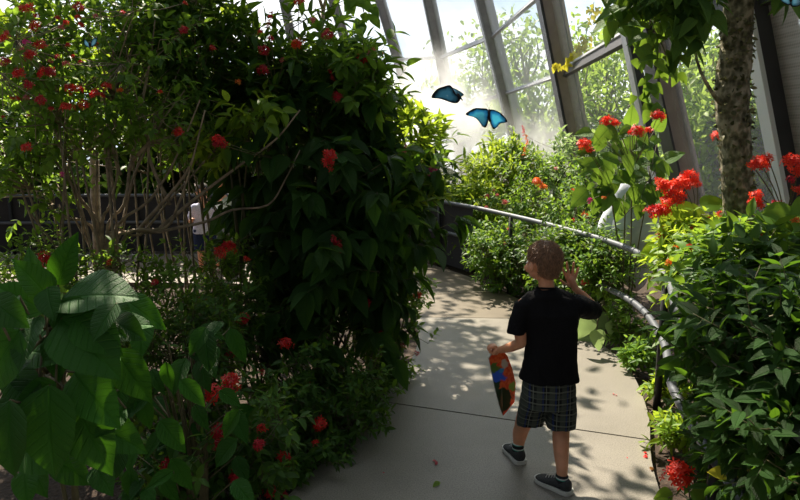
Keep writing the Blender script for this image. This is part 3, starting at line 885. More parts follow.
# ================================================================== PLANTS, RIGHT
HEDGE = [
    (478, 205, 7.5, 28, 34, 'lime', 'lance', .11, 'feathery bright green shrub right of the mist at the railing', [(487, 197, 6.9, 'rose'), (494, 190, 6.9, 'rose', 'small')]),
    (530, 200, 7.0, 38, 40, 'fresh', 'oval', .06, 'sunlit shrub dotted with small pink red flowers behind the railing bend', [(505, 202, 6.5, 'rose'), (486, 207, 6.5, 'rose', 'small'), (508, 228, 6.3, 'orange', 'small'), (509, 229, 6.2, 'red', 'small'), (497, 195, 6.4, 'rose', 'small'), (537, 182, 6.4, 'orange', 'big', .8), (544, 187, 6.4, 'orange', 'head', 1.2), (573, 219, 6.2, 'red', 'small'), (505, 240, 6.2, 'red', 'small')]),
    (580, 205, 6.4, 36, 42, 'fresh', 'oval', .06, 'green shrub with orange blooms between railing and taupe post', [(590, 202, 5.8, 'pink'), (573, 220, 5.8, 'red', 'small'), (585, 215, 5.8, 'orange'), (556, 168, 5.9, 'rose', 'small'), (600, 240, 5.3, 'red'), (573, 190, 5.8, 'orange', 'small')]),
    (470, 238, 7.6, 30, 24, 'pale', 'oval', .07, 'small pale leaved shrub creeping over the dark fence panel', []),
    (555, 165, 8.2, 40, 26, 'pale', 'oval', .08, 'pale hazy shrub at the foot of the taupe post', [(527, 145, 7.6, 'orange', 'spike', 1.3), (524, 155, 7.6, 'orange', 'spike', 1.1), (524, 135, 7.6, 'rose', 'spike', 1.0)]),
    (505, 170, 8.4, 34, 24, 'lime', 'lance', .13, 'bright spiky leaved shrub lit by sun behind the hedge', []),
    (540, 262, 6.0, 50, 22, 'small', 'oval', .05, 'dark green undergrowth shrub beneath the railing behind the boy', []),
    (498, 250, 6.2, 22, 16, 'fresh', 'oval', .055, 'leafy shrub poking through the railing just left of the boy head', [(505, 243, 5.9, 'rose', 'small')]),
    (562, 262, 5.25, 24, 16, 'small', 'oval', .05, 'leafy shrub covering the lower rail right of the boy head', []),
    (592, 278, 4.8, 18, 16, 'fresh', 'oval', .05, 'leafy shrub covering the lower rail beside the raised hand', []),
    (600, 265, 5.0, 35, 30, 'small', 'oval', .05, 'dark leafy shrub under the railing right of the raised hand', [(585, 282, 4.6, 'crimson')]),
]
for px, py, d, rx, ry, mat, lf, sz, lab, fl in HEDGE:
    plant('hedge_shrub', lab, 'shrub', base_at(px, d), [(px, py, d, rx, ry, .4), (px, min(py + 40, 262), d, rx, 24, .35, .7)], lf, sz, mat, nodes=46, twigs=7, pairs=4, spread=.13, twig=.16, flowers=fl, aspect=.45 if lf != 'lance' else .26, tintr=(0, .9))

# low plants on the far soil beside the path
for px, py, sz, mat, lab in [(474, 262, .09, 'lime', 'small lime green clump on the soil by the far path edge'), (492, 268, .08, 'lime', 'second lime clump nearer the boy at the path edge'),
                        (512, 280, .06, 'small', 'low dark clump beside the boy left ear'), (455, 246, .07, 'fresh', 'tiny green clump below the dark fence panel')]:
    g = on(px, py + 8)
    plant('low_plant', lab, 'plant', (g.x + .12, g.y + .25, -.04), [(px + 4, py, g.y + .25, 13, 6, .15)], 'broad', sz, mat, nodes=9, twigs=3, pairs=3, spread=.06, twig=.07, aspect=.4)

# round leaved plant with tall red flowers
def round_plant(name, label, d, leaves, flowers, mat='round', bpx=None, tpl=None, cat='plant', hubs=None, stem=.005):
    base = base_at(bpx, d)
    root = empty(name, base, label, cat)
    rng = random.Random(len(label) * 3)
    stems = []
    mid = [at(bpx + (h[0] - bpx), h[1], d) for h in (hubs or [(bpx, 230)])]
    for h in mid:
        stems.append((spline([base, base.lerp(h, .5) + Vector((rng.uniform(-.03, .03), 0, 0)), h], 4), stem))
    for (px, py, Lpx, ang) in leaves:
        y = d + rng.uniform(-.22, .22)
        A = at(px, py, y); L = Lpx / scl(y) * 1.1
        dx, dz = math.cos(R(ang)), -math.sin(R(ang))
        leaves_obj('leaf', tpl or HEART_TPL, [tuple(A)], [(dx, -.35, dz)], [(rng.uniform(-.4, .4), -.8, .7)], [L], [L * rng.uniform(.72, .85)], [rng.random()], ML[mat], root)
        h = min(mid, key=lambda q: (q - A).length)
        stems.append(([h, h.lerp(A, .5) + Vector((0, .01, .02)), A], [stem * .5, stem * .4, stem * .35]))
    for (px, py, y, col, kind, s) in flowers:
        loc = at(px, py, y)
        add_flower(root, loc, col, kind, s)
        h = min(mid, key=lambda q: (q - loc).length)
        stems.append((spline([h, h.lerp(loc, .5) + Vector((.01, 0, 0)), loc], 4), .0025))
    tubes('stem', stems, M_STEM, root, sides=6)
rg = random.Random(21)
lv = [(600, 158, 26, 160), (622, 140, 24, 60), (640, 150, 26, 20), (655, 130, 20, 300), (612, 178, 26, 120), (588, 190, 28, 140), (635, 185, 30, 70), (650, 165, 26, 10),
      (640, 205, 18, 100), (665, 160, 22, 330), (596, 200, 18, 100), (618, 160, 24, 200), (642, 195, 24, 40), (590, 170, 22, 220), (630, 125, 22, 270), (660, 182, 22, 80)]
lv = [(a, b, c * .8, e) for a, b, c, e in lv]
lv += [(rg.uniform(590, 668), rg.uniform(125, 202), rg.uniform(12, 20), rg.uniform(0, 180)) for _ in range(80)]
round_plant('round_leaf_plant', 'plant with round green leaves below the tall narrow red flowers by the posts', 4.6, lv,
            [(608, 121, 4.5, 'scarlet', 'big', .8), (616, 123, 4.5, 'scarlet', 'head', .9), (584, 144, 4.5, 'scarlet', 'big', .8), (590, 150, 4.5, 'scarlet', 'head', .8), (637, 131, 4.4, 'red', 'big', .8), (658, 116, 4.4, 'red', 'big', .75), (648, 130, 4.4, 'scarlet', 'head', .8), (604, 198, 4.4, 'orange', 'small', 1), (590, 200, 4.4, 'pink', 'small', 1.1)],
            bpx=632, hubs=[(610, 190), (632, 170), (650, 180), (625, 215)])
lv = [(rg.uniform(660, 720), rg.uniform(205, 255), rg.uniform(18, 32), rg.uniform(-20, 200)) for _ in range(34)] + [(676, 212, 34, 10), (700, 205, 26, 350)]
round_plant('red_flower_plant', 'plant carrying the largest scarlet flower mass beside the tree trunk', 3.9, lv,
            [(666, 186, 3.8, 'scarlet', 'big', .8), (682, 184, 3.75, 'scarlet', 'big', 1), (690, 176, 3.8, 'scarlet', 'big', .8), (676, 196, 3.75, 'scarlet', 'big', .9), (660, 182, 3.8, 'scarlet', 'head', 1), (697, 184, 3.8, 'scarlet', 'head', .9), (666, 199, 3.75, 'red', 'head', 1), (655, 211, 3.7, 'red', 'big', .8), (664, 210, 3.7, 'scarlet', 'big', .7), (668, 203, 3.7, 'scarlet', 'head', 1), (692, 230, 3.6, 'red', 'head', .8), (660, 236, 3.6, 'red', 'head', .8), (710, 219, 3.6, 'red', 'small', 1), (665, 228, 3.7, 'orange', 'small', 1), (719, 214, 3.5, 'scarlet', 'small', 1)],
            mat='lime', bpx=690, hubs=[(675, 225), (695, 215), (710, 235)])
lv = [(rg.uniform(755, 815), rg.uniform(205, 300), rg.uniform(26, 42), rg.uniform(0, 200)) for _ in range(30)] + [(762, 214, 40, 10), (780, 228, 46, 15), (760, 235, 40, 0), (790, 215, 44, 345)]
round_plant('red_flower_plant', 'scarlet flowering plant between the tree trunk and the right frame edge', 3.0, lv,
            [(761, 163, 3.0, 'scarlet', 'big', .7), (768, 158, 3.0, 'scarlet', 'head', .9), (753, 166, 3.0, 'scarlet', 'head', .8), (757, 195, 3.0, 'scarlet', 'head', .9), (756, 203, 3.0, 'scarlet', 'big', .6), (794, 162, 2.8, 'scarlet', 'big', .8), (797, 172, 2.8, 'scarlet', 'head', .9), (791, 180, 2.8, 'crimson', 'head', .7), (779, 205, 2.9, 'crimson', 'head', .9), (775, 203, 2.9, 'crimson', 'small', 1), (799, 190, 2.8, 'scarlet', 'head', .8), (759, 236, 2.8, 'red', 'head', .8), (796, 221, 2.7, 'orange', 'small', 1.1), (783, 246, 2.7, 'crimson', 'small', 1)],
            mat='fresh', bpx=778, hubs=[(765, 240), (785, 220), (800, 260)], tpl=BIG_TPL)
round_plant('red_flower_plant', 'thin stalk with a small scarlet flower left of the mossy trunk', 4.1, [(720, 200, 16, 60), (724, 215, 16, 120)],
            [(719, 135, 4.1, 'scarlet', 'big', .7), (722, 150, 4.1, 'rose', 'spike', .8), (722, 170, 4.1, 'rose', 'spike', .8)], mat='fresh', bpx=722, hubs=[(722, 210)], stem=.004)

# leafy mass at lower right, leaf colours picked dark for shade, lime for sun
DR = [
    (690, 258, 3.55, 28, 18, 'lime', 'oval', .065, 'yellow green leafy shrub under the largest scarlet flower mass', [(676, 248, 3.3, 'orange', 'small'), (700, 240, 3.3, 'red', 'small')]),
    (742, 262, 3.0, 30, 18, 'fresh', 'broad', .08, 'light green leaves wrapped around the base of the mossy trunk', []),
    (768, 350, 1.85, 42, 50, 'deep', 'broad', .07, 'nearest dark shrub leaning over the lower handrail at right', []),
    (792, 440, 1.65, 34, 45, 'deep', 'oval', .065, 'nearest dark shrub along the right frame edge', []),
    (762, 290, 2.7, 44, 40, 'small', 'oval', .09, 'dark leafy shrub at the foot of the mossy trunk', [(768, 300, 2.4, 'crimson', 'small', .8)]),
    (716, 290, 3.3, 30, 30, 'lime', 'oval', .07, 'sunlit shrub behind the handrail left of the mossy trunk foot', [(690, 247, 2.9, 'red', 'small'), (668, 262, 2.9, 'orange', 'small')]),
    (770, 350, 2.2, 55, 60, 'deep', 'oval', .085, 'dark shrub filling the right edge below the scarlet flowers', [(770, 300, 1.95, 'crimson', 'small', .6)]),
    (760, 375, 2.4, 32, 46, 'deep', 'broad', .08, 'shadowed shrub behind the lower handrail bend', []),
    (785, 450, 1.95, 40, 50, 'deep', 'oval', .075, 'dark shrub in the lower right corner', []),
    (748, 455, 2.15, 24, 36, 'deep', 'oval', .06, 'low dark shrub behind the bright red flower near the path', []),
]
for px, py, d, rx, ry, mat, lf, sz, lab, fl in DR:
    plant('bed_shrub', lab, 'shrub', base_at(px, d), [(px, py, d, rx, ry, .3)], lf, sz, mat, nodes=48, twigs=6, pairs=3, spread=.09, twig=.12, flowers=fl, aspect=.45, droop=.35)
# sunlit low pentas along the rail
for k, (px, py, d, rx, ry, lab, fl) in enumerate([
    (628, 330, 4.3, 16, 25, 'sunlit low plant at the path edge right of the boy shoulder', []),
    (640, 362, 3.95, 14, 20, 'sunlit low plant just left of the near handrail post', []),
    (668, 395, 3.4, 14, 25, 'bright low plant just right of the near handrail post', []),
    (676, 440, 2.9, 16, 20, 'bright low plant above the red bloom at the path edge', []),
    (605, 305, 4.9, 18, 22, 'small leafy plant under the railing near the boy elbow', []),
]):
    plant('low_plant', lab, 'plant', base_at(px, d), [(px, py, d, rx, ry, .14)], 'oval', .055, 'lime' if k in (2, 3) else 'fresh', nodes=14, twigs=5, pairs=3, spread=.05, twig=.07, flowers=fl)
lv = [(600, 312, 24, 90), (590, 318, 22, 120), (608, 322, 20, 60), (585, 335, 22, 100), (596, 330, 20, 80)]
round_plant('round_leaf_plant', 'pale heart shaped leaves hanging by the boy right elbow', 4.4, lv, [], mat='pale', bpx=604, hubs=[(604, 300)])
lv = [(672, 492, 20, 170), (690, 492, 30, 20), (704, 482, 24, 60), (668, 498, 20, 120), (720, 470, 28, 100), (735, 480, 26, 60), (725, 494, 30, 10), (745, 490, 24, 300)]
round_plant('red_flower_plant', 'bright red bloom low beside the path in the lower right', 2.25, lv, [(680, 474, 2.2, 'scarlet', 'ball', 1.0)], mat='fresh', bpx=692, hubs=[(690, 500)], tpl=BIG_TPL)
round_plant('yellow_leaf_plant', 'yellow green curled leaves low in the right corner', 2.0, [(728, 480, 26, 20), (735, 474, 24, 300), (742, 482, 26, 60), (725, 474, 20, 200), (736, 490, 22, 120)], [], mat='yellow', bpx=738, hubs=[(736, 495)])

# ---------------------------------------------------------------- tree with mossy trunk
def bark_mat():
    m, t, out = new_mat('mossy_bark')
    b = N(t, 'ShaderNodeBsdfPrincipled', Roughness=.85)
    tc = N(t, 'ShaderNodeTexCoord')
    v = N(t, 'ShaderNodeTexVoronoi', Scale=48.0); n = N(t, 'ShaderNodeTexNoise', Scale=22.0, Detail=6.0)
    mp = N(t, 'ShaderNodeMapping'); mp.inputs['Scale'].default_value = (1, 1, .55)
    t.links.new(tc.outputs['Object'], mp.inputs[0]); t.links.new(mp.outputs[0], v.inputs['Vector']); t.links.new(tc.outputs['Object'], n.inputs['Vector'])
    r = ramp(t, [(.33, (.02, .018, .01)), (.52, (.075, .07, .035)), (.68, (.18, .165, .10)), (.84, (.38, .34, .24))])
    mx = N(t, 'ShaderNodeMath', operation='ADD'); mu = N(t, 'ShaderNodeMath', operation='MULTIPLY'); mu.inputs[1].default_value = .35
    t.links.new(v.outputs['Distance'], mu.inputs[0]); t.links.new(n.outputs['Fac'], mx.inputs[0]); t.links.new(mu.outputs[0], mx.inputs[1])
    t.links.new(mx.outputs[0], r.inputs[0]); t.links.new(r.outputs[0], b.inputs['Base Color'])
    bp = N(t, 'ShaderNodeBump', Strength=.9, Distance=.012)
    t.links.new(mx.outputs[0], bp.inputs['Height']); t.links.new(bp.outputs[0], b.inputs['Normal'])
    t.links.new(b.outputs[0], out.inputs[0])
    return m
def trunk_mesh(path, parent, mat, name='trunk', sides=22, amp=.10, seed=0):
    V, F = tubes_vf(path, sides)
    me = np_mesh(name, V, F)
    c = np.zeros(len(V) * 3, dtype=np.float32); me.vertices.foreach_get('co', c); c = c.reshape(-1, 3)
    P = np.array([tuple(p) for p in path[0][0]])
    for i, v in enumerate(c):
        k = np.argmin(((P - v) ** 2).sum(1)); d = v - P[k]; d[2] = 0
        c[i] += d * amp * mnoise.noise(Vector(v) * 14 + Vector((seed, 0, 0))) * 2
    me.vertices.foreach_set('co', c.ravel()); me.update()
    return link(name, me, mat, parent)
def main_tree():
    d = 3.3
    b = at(740, 330, d); base = Vector((b.x, d, -.04))
    root = empty('mossy_tree', base, 'tree with mottled mossy trunk and leafy branches at upper right', 'tree')
    pts = [base, at(740, 330, d), at(738, 220, d), at(736, 150, d), at(732, 100, d), at(736, 50, d), at(738, 0, d), at(740, -90, d), at(736, -200, d)]
    rad = [.095, .082, .074, .072, .082, .072, .068, .066, .055]
    ps = spline(pts, 6); rr = np.interp(np.linspace(0, len(rad) - 1, len(ps)), range(len(rad)), rad)
    mb = bark_mat()
    trunk_mesh([(ps, rr)], root, mb)
    br = [([at(736, 5, d), at(715, -18, d - .05), at(670, -40, d - .1), at(620, -45, d - .1)], [.03, .024, .016, .008]),
          ([at(736, -60, d), at(700, -100, d + .1), at(640, -120, d + .2)], [.03, .02, .01]),
          ([at(738, -90, d), at(790, -120, d + .1), at(850, -160, d)], [.03, .02, .01]),
          ([at(728, 108, d), at(716, 98, d - .05), at(700, 70, d - .1), at(690, 30, d - .12)], [.018, .01, .007, .005])]
    for q in br: tubes('branch', [(spline(q[0], 4), np.interp(np.linspace(0, len(q[1]) - 1, 4 * (len(q[0]) - 1) + 1), range(len(q[1])), q[1]))], mb, root, sides=8)
    rng = np.random.default_rng(5)
    blobs = [(660, -12, 3.2, 50, 20, .35, 90), (690, 12, 3.15, 28, 16, .3, 34), (622, 12, 3.3, 14, 14, .25, 9), (665, 30, 3.1, 25, 14, .2, 14), (680, 55, 3.1, 22, 14, .1, 6), (700, -70, 3.3, 120, 45, .6, 200), (800, -70, 3.2, 60, 50, .5, 90), (785, 4, 3.1, 10, 10, .2, 5)]
    P, X, Z, L = [], [], [], []
    for (px, py, y, rx, ry, rd, n) in blobs:
        c = np.array(at(px, py, y)); s = scl(y)
        q = ell_pts(n, rng, .5) * np.array([rx / s, rd, ry / s]) + c
        q = list(q)
        for p in q:
            for _ in range(2):
                P.append(p + rng.normal(size=3) * .02); X.append([rng.normal() * .7, rng.normal() * .6 - .2, -.6 + rng.normal() * .4]); Z.append([rng.normal() * .4, -.6, .9]); L.append(rng.uniform(.08, .14))
    # unseen boughs added over the path to shade the right bed
    for c, r, n in [((.6, 3.7, 3.1), (.7, .5, .25), 260), ((.1, 4.3, 3.2), (.5, .4, .2), 130), ((1.3, 3.6, 3.0), (.6, .5, .3), 220)]:
        for p in ell_pts(n, rng, .5) * np.array(r) + np.array(c):
            P.append(p); X.append(rng.normal(size=3) + np.array([0, 0, -.4])); Z.append([rng.normal() * .4, -.2, 1]); L.append(rng.uniform(.08, .14))
    tubes('branch', [(spline([at(736, -120, d), Vector((1.2, 3.5, 3.0)), Vector((.6, 3.7, 3.1)), Vector((-.1, 4.3, 3.2))], 4), np.linspace(.035, .008, 13))], mb, root, sides=8)
    L = np.array(L)
    leaves_obj('canopy', TPL['heart'], P, X, Z, L, L * .62, rng.random(len(L)), ML['round'], root)
    # leafy crust of little epiphytes clinging to the bark
    P, X, Z, L = [], [], [], []
    for k in range(620):
        f = rng.uniform(.25, .72); i = int(f * (len(ps) - 1)); p = ps[i]; a = rng.uniform(0, 6.28)
        o = np.array([math.cos(a), math.sin(a), 0])
        P.append(np.array(p) + o * rr[i] * 1.0 + np.array([0, 0, rng.uniform(-.03, .03)])); X.append(o * .6 + rng.normal(size=3) * .8); Z.append(o); L.append(rng.uniform(.014, .034))
    L = np.array(L)
    mo = leaves_obj('moss', TPL['oval'], P, X, Z, L, L * .6, rng.random(len(L)), leaf_mat('moss_flake', (.03, .035, .012), (.16, .16, .08), (.3, .3, .1), .2), root)
    mo['kind'] = 'stuff'
main_tree()

# vines
def vine(label, pts, d, n, mat, size, seed=0, spreadpx=8, mats=None):
    base = at(*pts[0], d)
    root = empty('vine', base, label, 'vine')
    ps = spline([at(x, y, d) for x, y in pts], 5)
    tubes('stem', [(ps, .004)], M_STEM, root, sides=6)
    r = random.Random(seed)
    P, X, Z, L = [], [], [], []
    for k in range(n):
        p = ps[int(r.random() * (len(ps) - 1))]
        o = Vector((r.uniform(-1, 1) * spreadpx / scl(d), r.uniform(-.05, .02), r.uniform(-.5, .5) * spreadpx / scl(d)))
        P.append(tuple(p + o)); X.append((r.uniform(-.7, .7), -.3, -r.uniform(.2, 1))); Z.append((r.uniform(-.3, .3), -1, .4)); L.append(size * r.uniform(.7, 1.2))
    L = np.array(L)
    leaves_obj('foliage', TPL['heart'], P, X, Z, L, L * .75, [r.random() for _ in P], ML[mat], root)
vine('green leaved vine hanging down the taupe post at upper right', [(628, -10), (632, 30), (640, 60), (646, 85), (650, 112)], 5.3, 46, 'fresh', .10, 1, 12)
vine('yellow leaved vine clinging across the middle of a taupe post', [(557, 68), (568, 60), (578, 50), (583, 44), (590, 20), (594, 2)], 8.7, 60, 'yellow', .075, 2, 6)
vine('short hanging vine of oval leaves against the sky at top centre', [(352, -12), (360, 2), (364, 14), (360, 26)], 4.0, 22, 'fresh', .085, 3, 10)
vine('thin vine with scattered leaves beside the hanging trunk branch', [(650, 20), (662, 45), (670, 66), (668, 72)], 3.6, 16, 'fresh', .07, 4, 12)

# ---------------------------------------------------------------- trees beyond the screen
M_OUTB = plain('pale_bark', (.30, .27, .22), .8, noise=.3, nscale=6)
def far_tree(label, px, d, blobs, n_leaf, size, seed, mat='far', lim=None):
    base = Vector((at(px, 200, d).x, d, -.04))
    root = empty('outside_tree', base, label, 'tree', 'trees beyond the screen')
    rng = np.random.default_rng(seed)
    P, X, Z, br = [], [], [], []
    wt = np.array([b[3] * b[4] for b in blobs], float); wt /= wt.sum()
    c0 = at(px, 190, d)
    for b, wv in zip(blobs, wt):
        c = np.array(at(b[0], b[1], d)); s = scl(d); rad = np.array([b[3] / s, b[2], b[4] / s])
        nn = max(4, int(26 * wv * len(blobs)))
        tips = ell_pts(nn, rng, .5) * rad + c
        hub = Vector(c) * .7 + c0 * .3
        br.append((spline([base, c0, hub], 4), np.linspace(.13, .05, 9)))
        for tq in tips:
            q = Vector(tq); mid = hub.lerp(q, .5) + Vector(rng.normal(size=3) * .15)
            br.append((spline([hub, mid, q], 3), np.linspace(.035, .01, 7)))
            m = int(n_leaf * wv / nn)
            cl = tq + rng.normal(size=(m, 3)) * np.array([.35, .3, .28]) * (d / 14)
            P.append(cl)
    P = np.concatenate(P); n = len(P)
    P[:, 2] = np.maximum(P[:, 2], .05)
    X = rng.normal(size=(n, 3)) + np.array([0, 0, -.4]); Z = rng.normal(size=(n, 3)) * .5 + np.array([0, -.3, 1])
    L = size * rng.uniform(.6, 1.2, n)
    leaves_obj('canopy', TPL['oval'], P, X, Z, L, L * .5, rng.random(n), ML[mat], root)
    tubes('trunk', br, M_OUTB, root, sides=5)
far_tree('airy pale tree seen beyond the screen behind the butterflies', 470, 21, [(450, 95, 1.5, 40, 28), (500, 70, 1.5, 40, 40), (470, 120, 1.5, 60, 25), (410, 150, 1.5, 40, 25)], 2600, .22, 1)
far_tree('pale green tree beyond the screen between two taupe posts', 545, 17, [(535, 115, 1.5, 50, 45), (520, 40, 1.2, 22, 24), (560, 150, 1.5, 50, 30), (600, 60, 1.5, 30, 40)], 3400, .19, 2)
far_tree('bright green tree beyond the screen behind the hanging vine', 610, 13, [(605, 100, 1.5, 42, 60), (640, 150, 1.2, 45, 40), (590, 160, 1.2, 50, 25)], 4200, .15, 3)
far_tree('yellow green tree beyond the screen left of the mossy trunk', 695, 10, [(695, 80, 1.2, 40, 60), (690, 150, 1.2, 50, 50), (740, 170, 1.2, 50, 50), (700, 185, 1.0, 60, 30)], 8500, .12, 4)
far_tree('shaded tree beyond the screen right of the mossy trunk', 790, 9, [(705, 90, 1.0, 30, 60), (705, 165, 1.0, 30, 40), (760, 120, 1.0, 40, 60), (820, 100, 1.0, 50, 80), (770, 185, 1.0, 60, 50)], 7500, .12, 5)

# ---------------------------------------------------------------- mist from the misting nozzles
def mist(label, px, py, d, r, dens, seed=0):
    c = at(px, py, d)
    bm = bmesh.new(); bmesh.ops.create_icosphere(bm, subdivisions=3, radius=1.0)
    for v in bm.verts:
        k = 1 + .25 * mnoise.noise(v.co * 1.7 + Vector((seed, 0, 0)))
        v.co = Vector((v.co.x * r[0], v.co.y * r[1], v.co.z * r[2])) * k
    me = bpy.data.meshes.new('mist'); bm.to_mesh(me); bm.free()
    m, t, out = new_mat('mist_%d' % seed)
    pv = N(t, 'ShaderNodeVolumePrincipled'); pv.inputs['Color'].default_value = (.97, .98, 1, 1); pv.inputs['Anisotropy'].default_value = .35
    tc = N(t, 'ShaderNodeTexCoord'); mp = N(t, 'ShaderNodeMapping')
    mp.inputs['Scale'].default_value = (1 / r[0], 1 / r[1], 1 / r[2])
    ln = N(t, 'ShaderNodeVectorMath', operation='LENGTH')
    t.links.new(tc.outputs['Object'], mp.inputs[0]); t.links.new(mp.outputs[0], ln.inputs[0])
    mr = N(t, 'ShaderNodeMapRange'); mr.interpolation_type = 'SMOOTHSTEP'
    mr.inputs['From Min'].default_value = .95; mr.inputs['From Max'].default_value = .1; mr.inputs['To Max'].default_value = dens
    t.links.new(ln.outputs['Value'], mr.inputs['Value'])
    n = N(t, 'ShaderNodeTexNoise', Scale=2.2, Detail=3.0); t.links.new(tc.outputs['Object'], n.inputs['Vector'])
    r2 = N(t, 'ShaderNodeMapRange'); r2.inputs['From Min'].default_value = .35; r2.inputs['From Max'].default_value = .65
    t.links.new(n.outputs['Fac'], r2.inputs['Value'])
    mu = N(t, 'ShaderNodeMath', operation='MULTIPLY'); t.links.new(mr.outputs[0], mu.inputs[0]); t.links.new(r2.outputs[0], mu.inputs[1])
    t.links.new(mu.outputs[0], pv.inputs['Density']); t.links.new(pv.outputs[0], out.inputs['Volume'])
    o = link('mist', me, m); o.location = c
    tag(o, label, 'mist', kind='stuff')
mist('white mist drifting over the far path left of the butterflies', 432, 125, 10.5, (1.4, .8, 1.5), 5.0, 0)
mist('thin haze hanging above the sunlit hedge', 530, 150, 9.6, (1.5, .7, .8), 1.2, 3)

# ---------------------------------------------------------------- pale rock behind the flowers
def rock(label, px, py, d, r, seed):
    c = at(px, py, d)
    bm = bmesh.new(); bmesh.ops.create_icosphere(bm, subdivisions=4, radius=1.0)
    for v in bm.verts:
        k = 1 + .22 * mnoise.noise(v.co * 1.5 + Vector((seed, 0, 0))) + .06 * mnoise.noise(v.co * 6)
        v.co = Vector((v.co.x * r[0], v.co.y * r[1], v.co.z * r[2])) * k
    me = bpy.data.meshes.new('boulder'); bm.to_mesh(me); bm.free()
    for p in me.polygons: p.use_smooth = True
    o = link('boulder', me, plain('pale_rock', (.62, .66, .74), .7, noise=.25, nscale=5, bump=.5)); o.location = c
    tag(o, label, 'rock')
rock('pale blue grey boulder in the bed below the round leaved plant', 632, 232, 5.15, (.26, .2, .46), 2)

# ================================================================== FIGURES
RS = 1.0   # size of the figure being built, applied to every girth
def ring(c, rx, ry, axis=(0, 0, 1), side=(1, 0, 0), n=28, pw=2.0):
    ax = Vector(axis).normalized(); s = Vector(side); s = (s - ax * s.dot(ax)).normalized(); u = ax.cross(s)
    out = []
    rx, ry = rx * RS, ry * RS
    for k in range(n):
        a = 2 * math.pi * k / n; ca, sa = math.cos(a), math.sin(a)
        x = math.copysign(abs(ca) ** (2 / pw), ca); y = math.copysign(abs(sa) ** (2 / pw), sa)
        out.append(Vector(c) + s * rx * x + u * ry * y)
    return out
def bm_loft(bm, rings, cap=True):
    vs = [[bm.verts.new(p) for p in r] for r in rings]
    n = len(rings[0])
    for a, b in zip(vs, vs[1:]):
        for k in range(n): bm.faces.new((a[k], a[(k + 1) % n], b[(k + 1) % n], b[k]))
    if cap: bm.faces.new(list(reversed(vs[0]))); bm.faces.new(vs[-1])
def bm_limb(bm, pts, rads, n=20, ends=True):
    P = [Vector(p) for p in pts]
    sp_ = spline(P, 5) if len(P) > 2 else [P[0].lerp(P[1], k / 4) for k in range(5)]
    rr = np.interp(np.linspace(0, len(P) - 1, len(sp_)), range(len(P)), rads)
    rings = []
    T = [(sp_[min(i + 1, len(sp_) - 1)] - sp_[max(i - 1, 0)]).normalized() for i in range(len(sp_))]
    side = Vector((1, 0, 0)) if abs(T[0].x) < .8 else Vector((0, 1, 0))
    if ends:
        for f in (.999, .85, .5): rings.append(ring(sp_[0] - T[0] * rr[0] * RS * f, rr[0] * math.sqrt(max(1e-3, 1 - f * f)), rr[0] * math.sqrt(max(1e-3, 1 - f * f)), T[0], side, n))
    for p, r, t in zip(sp_, rr, T): rings.append(ring(p, r, r, t, side, n))
    if ends:
        for f in (.5, .85, .999): rings.append(ring(sp_[-1] + T[-1] * rr[-1] * RS * f, rr[-1] * math.sqrt(max(1e-3, 1 - f * f)), rr[-1] * math.sqrt(max(1e-3, 1 - f * f)), T[-1], side, n))
    bm_loft(bm, rings)
def bm_ell(bm, c, r, rot=None):
    g = bmesh.ops.create_icosphere(bm, subdivisions=4, radius=1.0)
    M = Matrix.Translation(Vector(c)) @ (rot.to_4x4() if rot else Matrix.Identity(4)) @ Matrix.Diagonal((*(q * RS for q in r), 1))
    bmesh.ops.transform(bm, matrix=M, verts=g['verts'])
def fuse(name, bm, voxel, mat, parent, smooth=3, fac=.5, fn=None, dec=None):
    """one continuous skin over everything in bm"""
    bmesh.ops.recalc_face_normals(bm, faces=bm.faces[:])
    me = bpy.data.meshes.new(name); bm.to_mesh(me); bm.free()
    o = bpy.data.objects.new(name, me); COL.objects.link(o)
    r = o.modifiers.new('r', 'REMESH'); r.mode = 'VOXEL'; r.voxel_size = voxel; r.use_smooth_shade = True
    if smooth:
        s = o.modifiers.new('s', 'SMOOTH'); s.iterations = smooth; s.factor = fac
    if dec:
        d = o.modifiers.new('d', 'DECIMATE'); d.ratio = dec
    tmp = bpy.data.scenes.new('tmp'); tmp.collection.objects.link(o); COL.objects.unlink(o)
    with bpy.context.temp_override(scene=tmp, view_layer=tmp.view_layers[0]):
        dg = bpy.context.evaluated_depsgraph_get(); dg.update()
        m2 = bpy.data.meshes.new_from_object(o.evaluated_get(dg))
    bpy.data.scenes.remove(tmp)
    bpy.data.objects.remove(o); bpy.data.meshes.remove(me)
    m2.name = name
    for p in m2.polygons: p.use_smooth = True
    if fn:
        cn = [fn(v.co.copy(), v.normal.copy()) for v in m2.vertices]
        for v, c_ in zip(m2.vertices, cn): v.co = c_
    m2.materials.clear()
    return link(name, m2, mat, parent)

def skin_mat(name, col):
    m, t, out = new_mat(name)
    b = N(t, 'ShaderNodeBsdfPrincipled', Roughness=.5)
    b.inputs['Subsurface Weight'].default_value = .25; b.inputs['Subsurface Radius'].default_value = (.9, .3, .15); b.inputs['Subsurface Scale'].default_value = .012
    tc = N(t, 'ShaderNodeTexCoord'); n = N(t, 'ShaderNodeTexNoise', Scale=25.0, Detail=3.0); t.links.new(tc.outputs['Object'], n.inputs[0])
    r = ramp(t, [(.3, tuple(c * .88 for c in col)), (.7, tuple(c * 1.08 for c in col))]); t.links.new(n.outputs[0], r.inputs[0]); t.links.new(r.outputs[0], b.inputs['Base Color'])
    t.links.new(b.outputs[0], out.inputs[0]); return m
M_SKIN = skin_mat('skin', (.72, .34, .20))
def cloth_mat(name, col, rough=.9):
    return plain(name, col, rough, noise=.25, nscale=120, bump=.3, spec=.15)
M_TEE = cloth_mat('black_cotton', (.008, .008, .010))
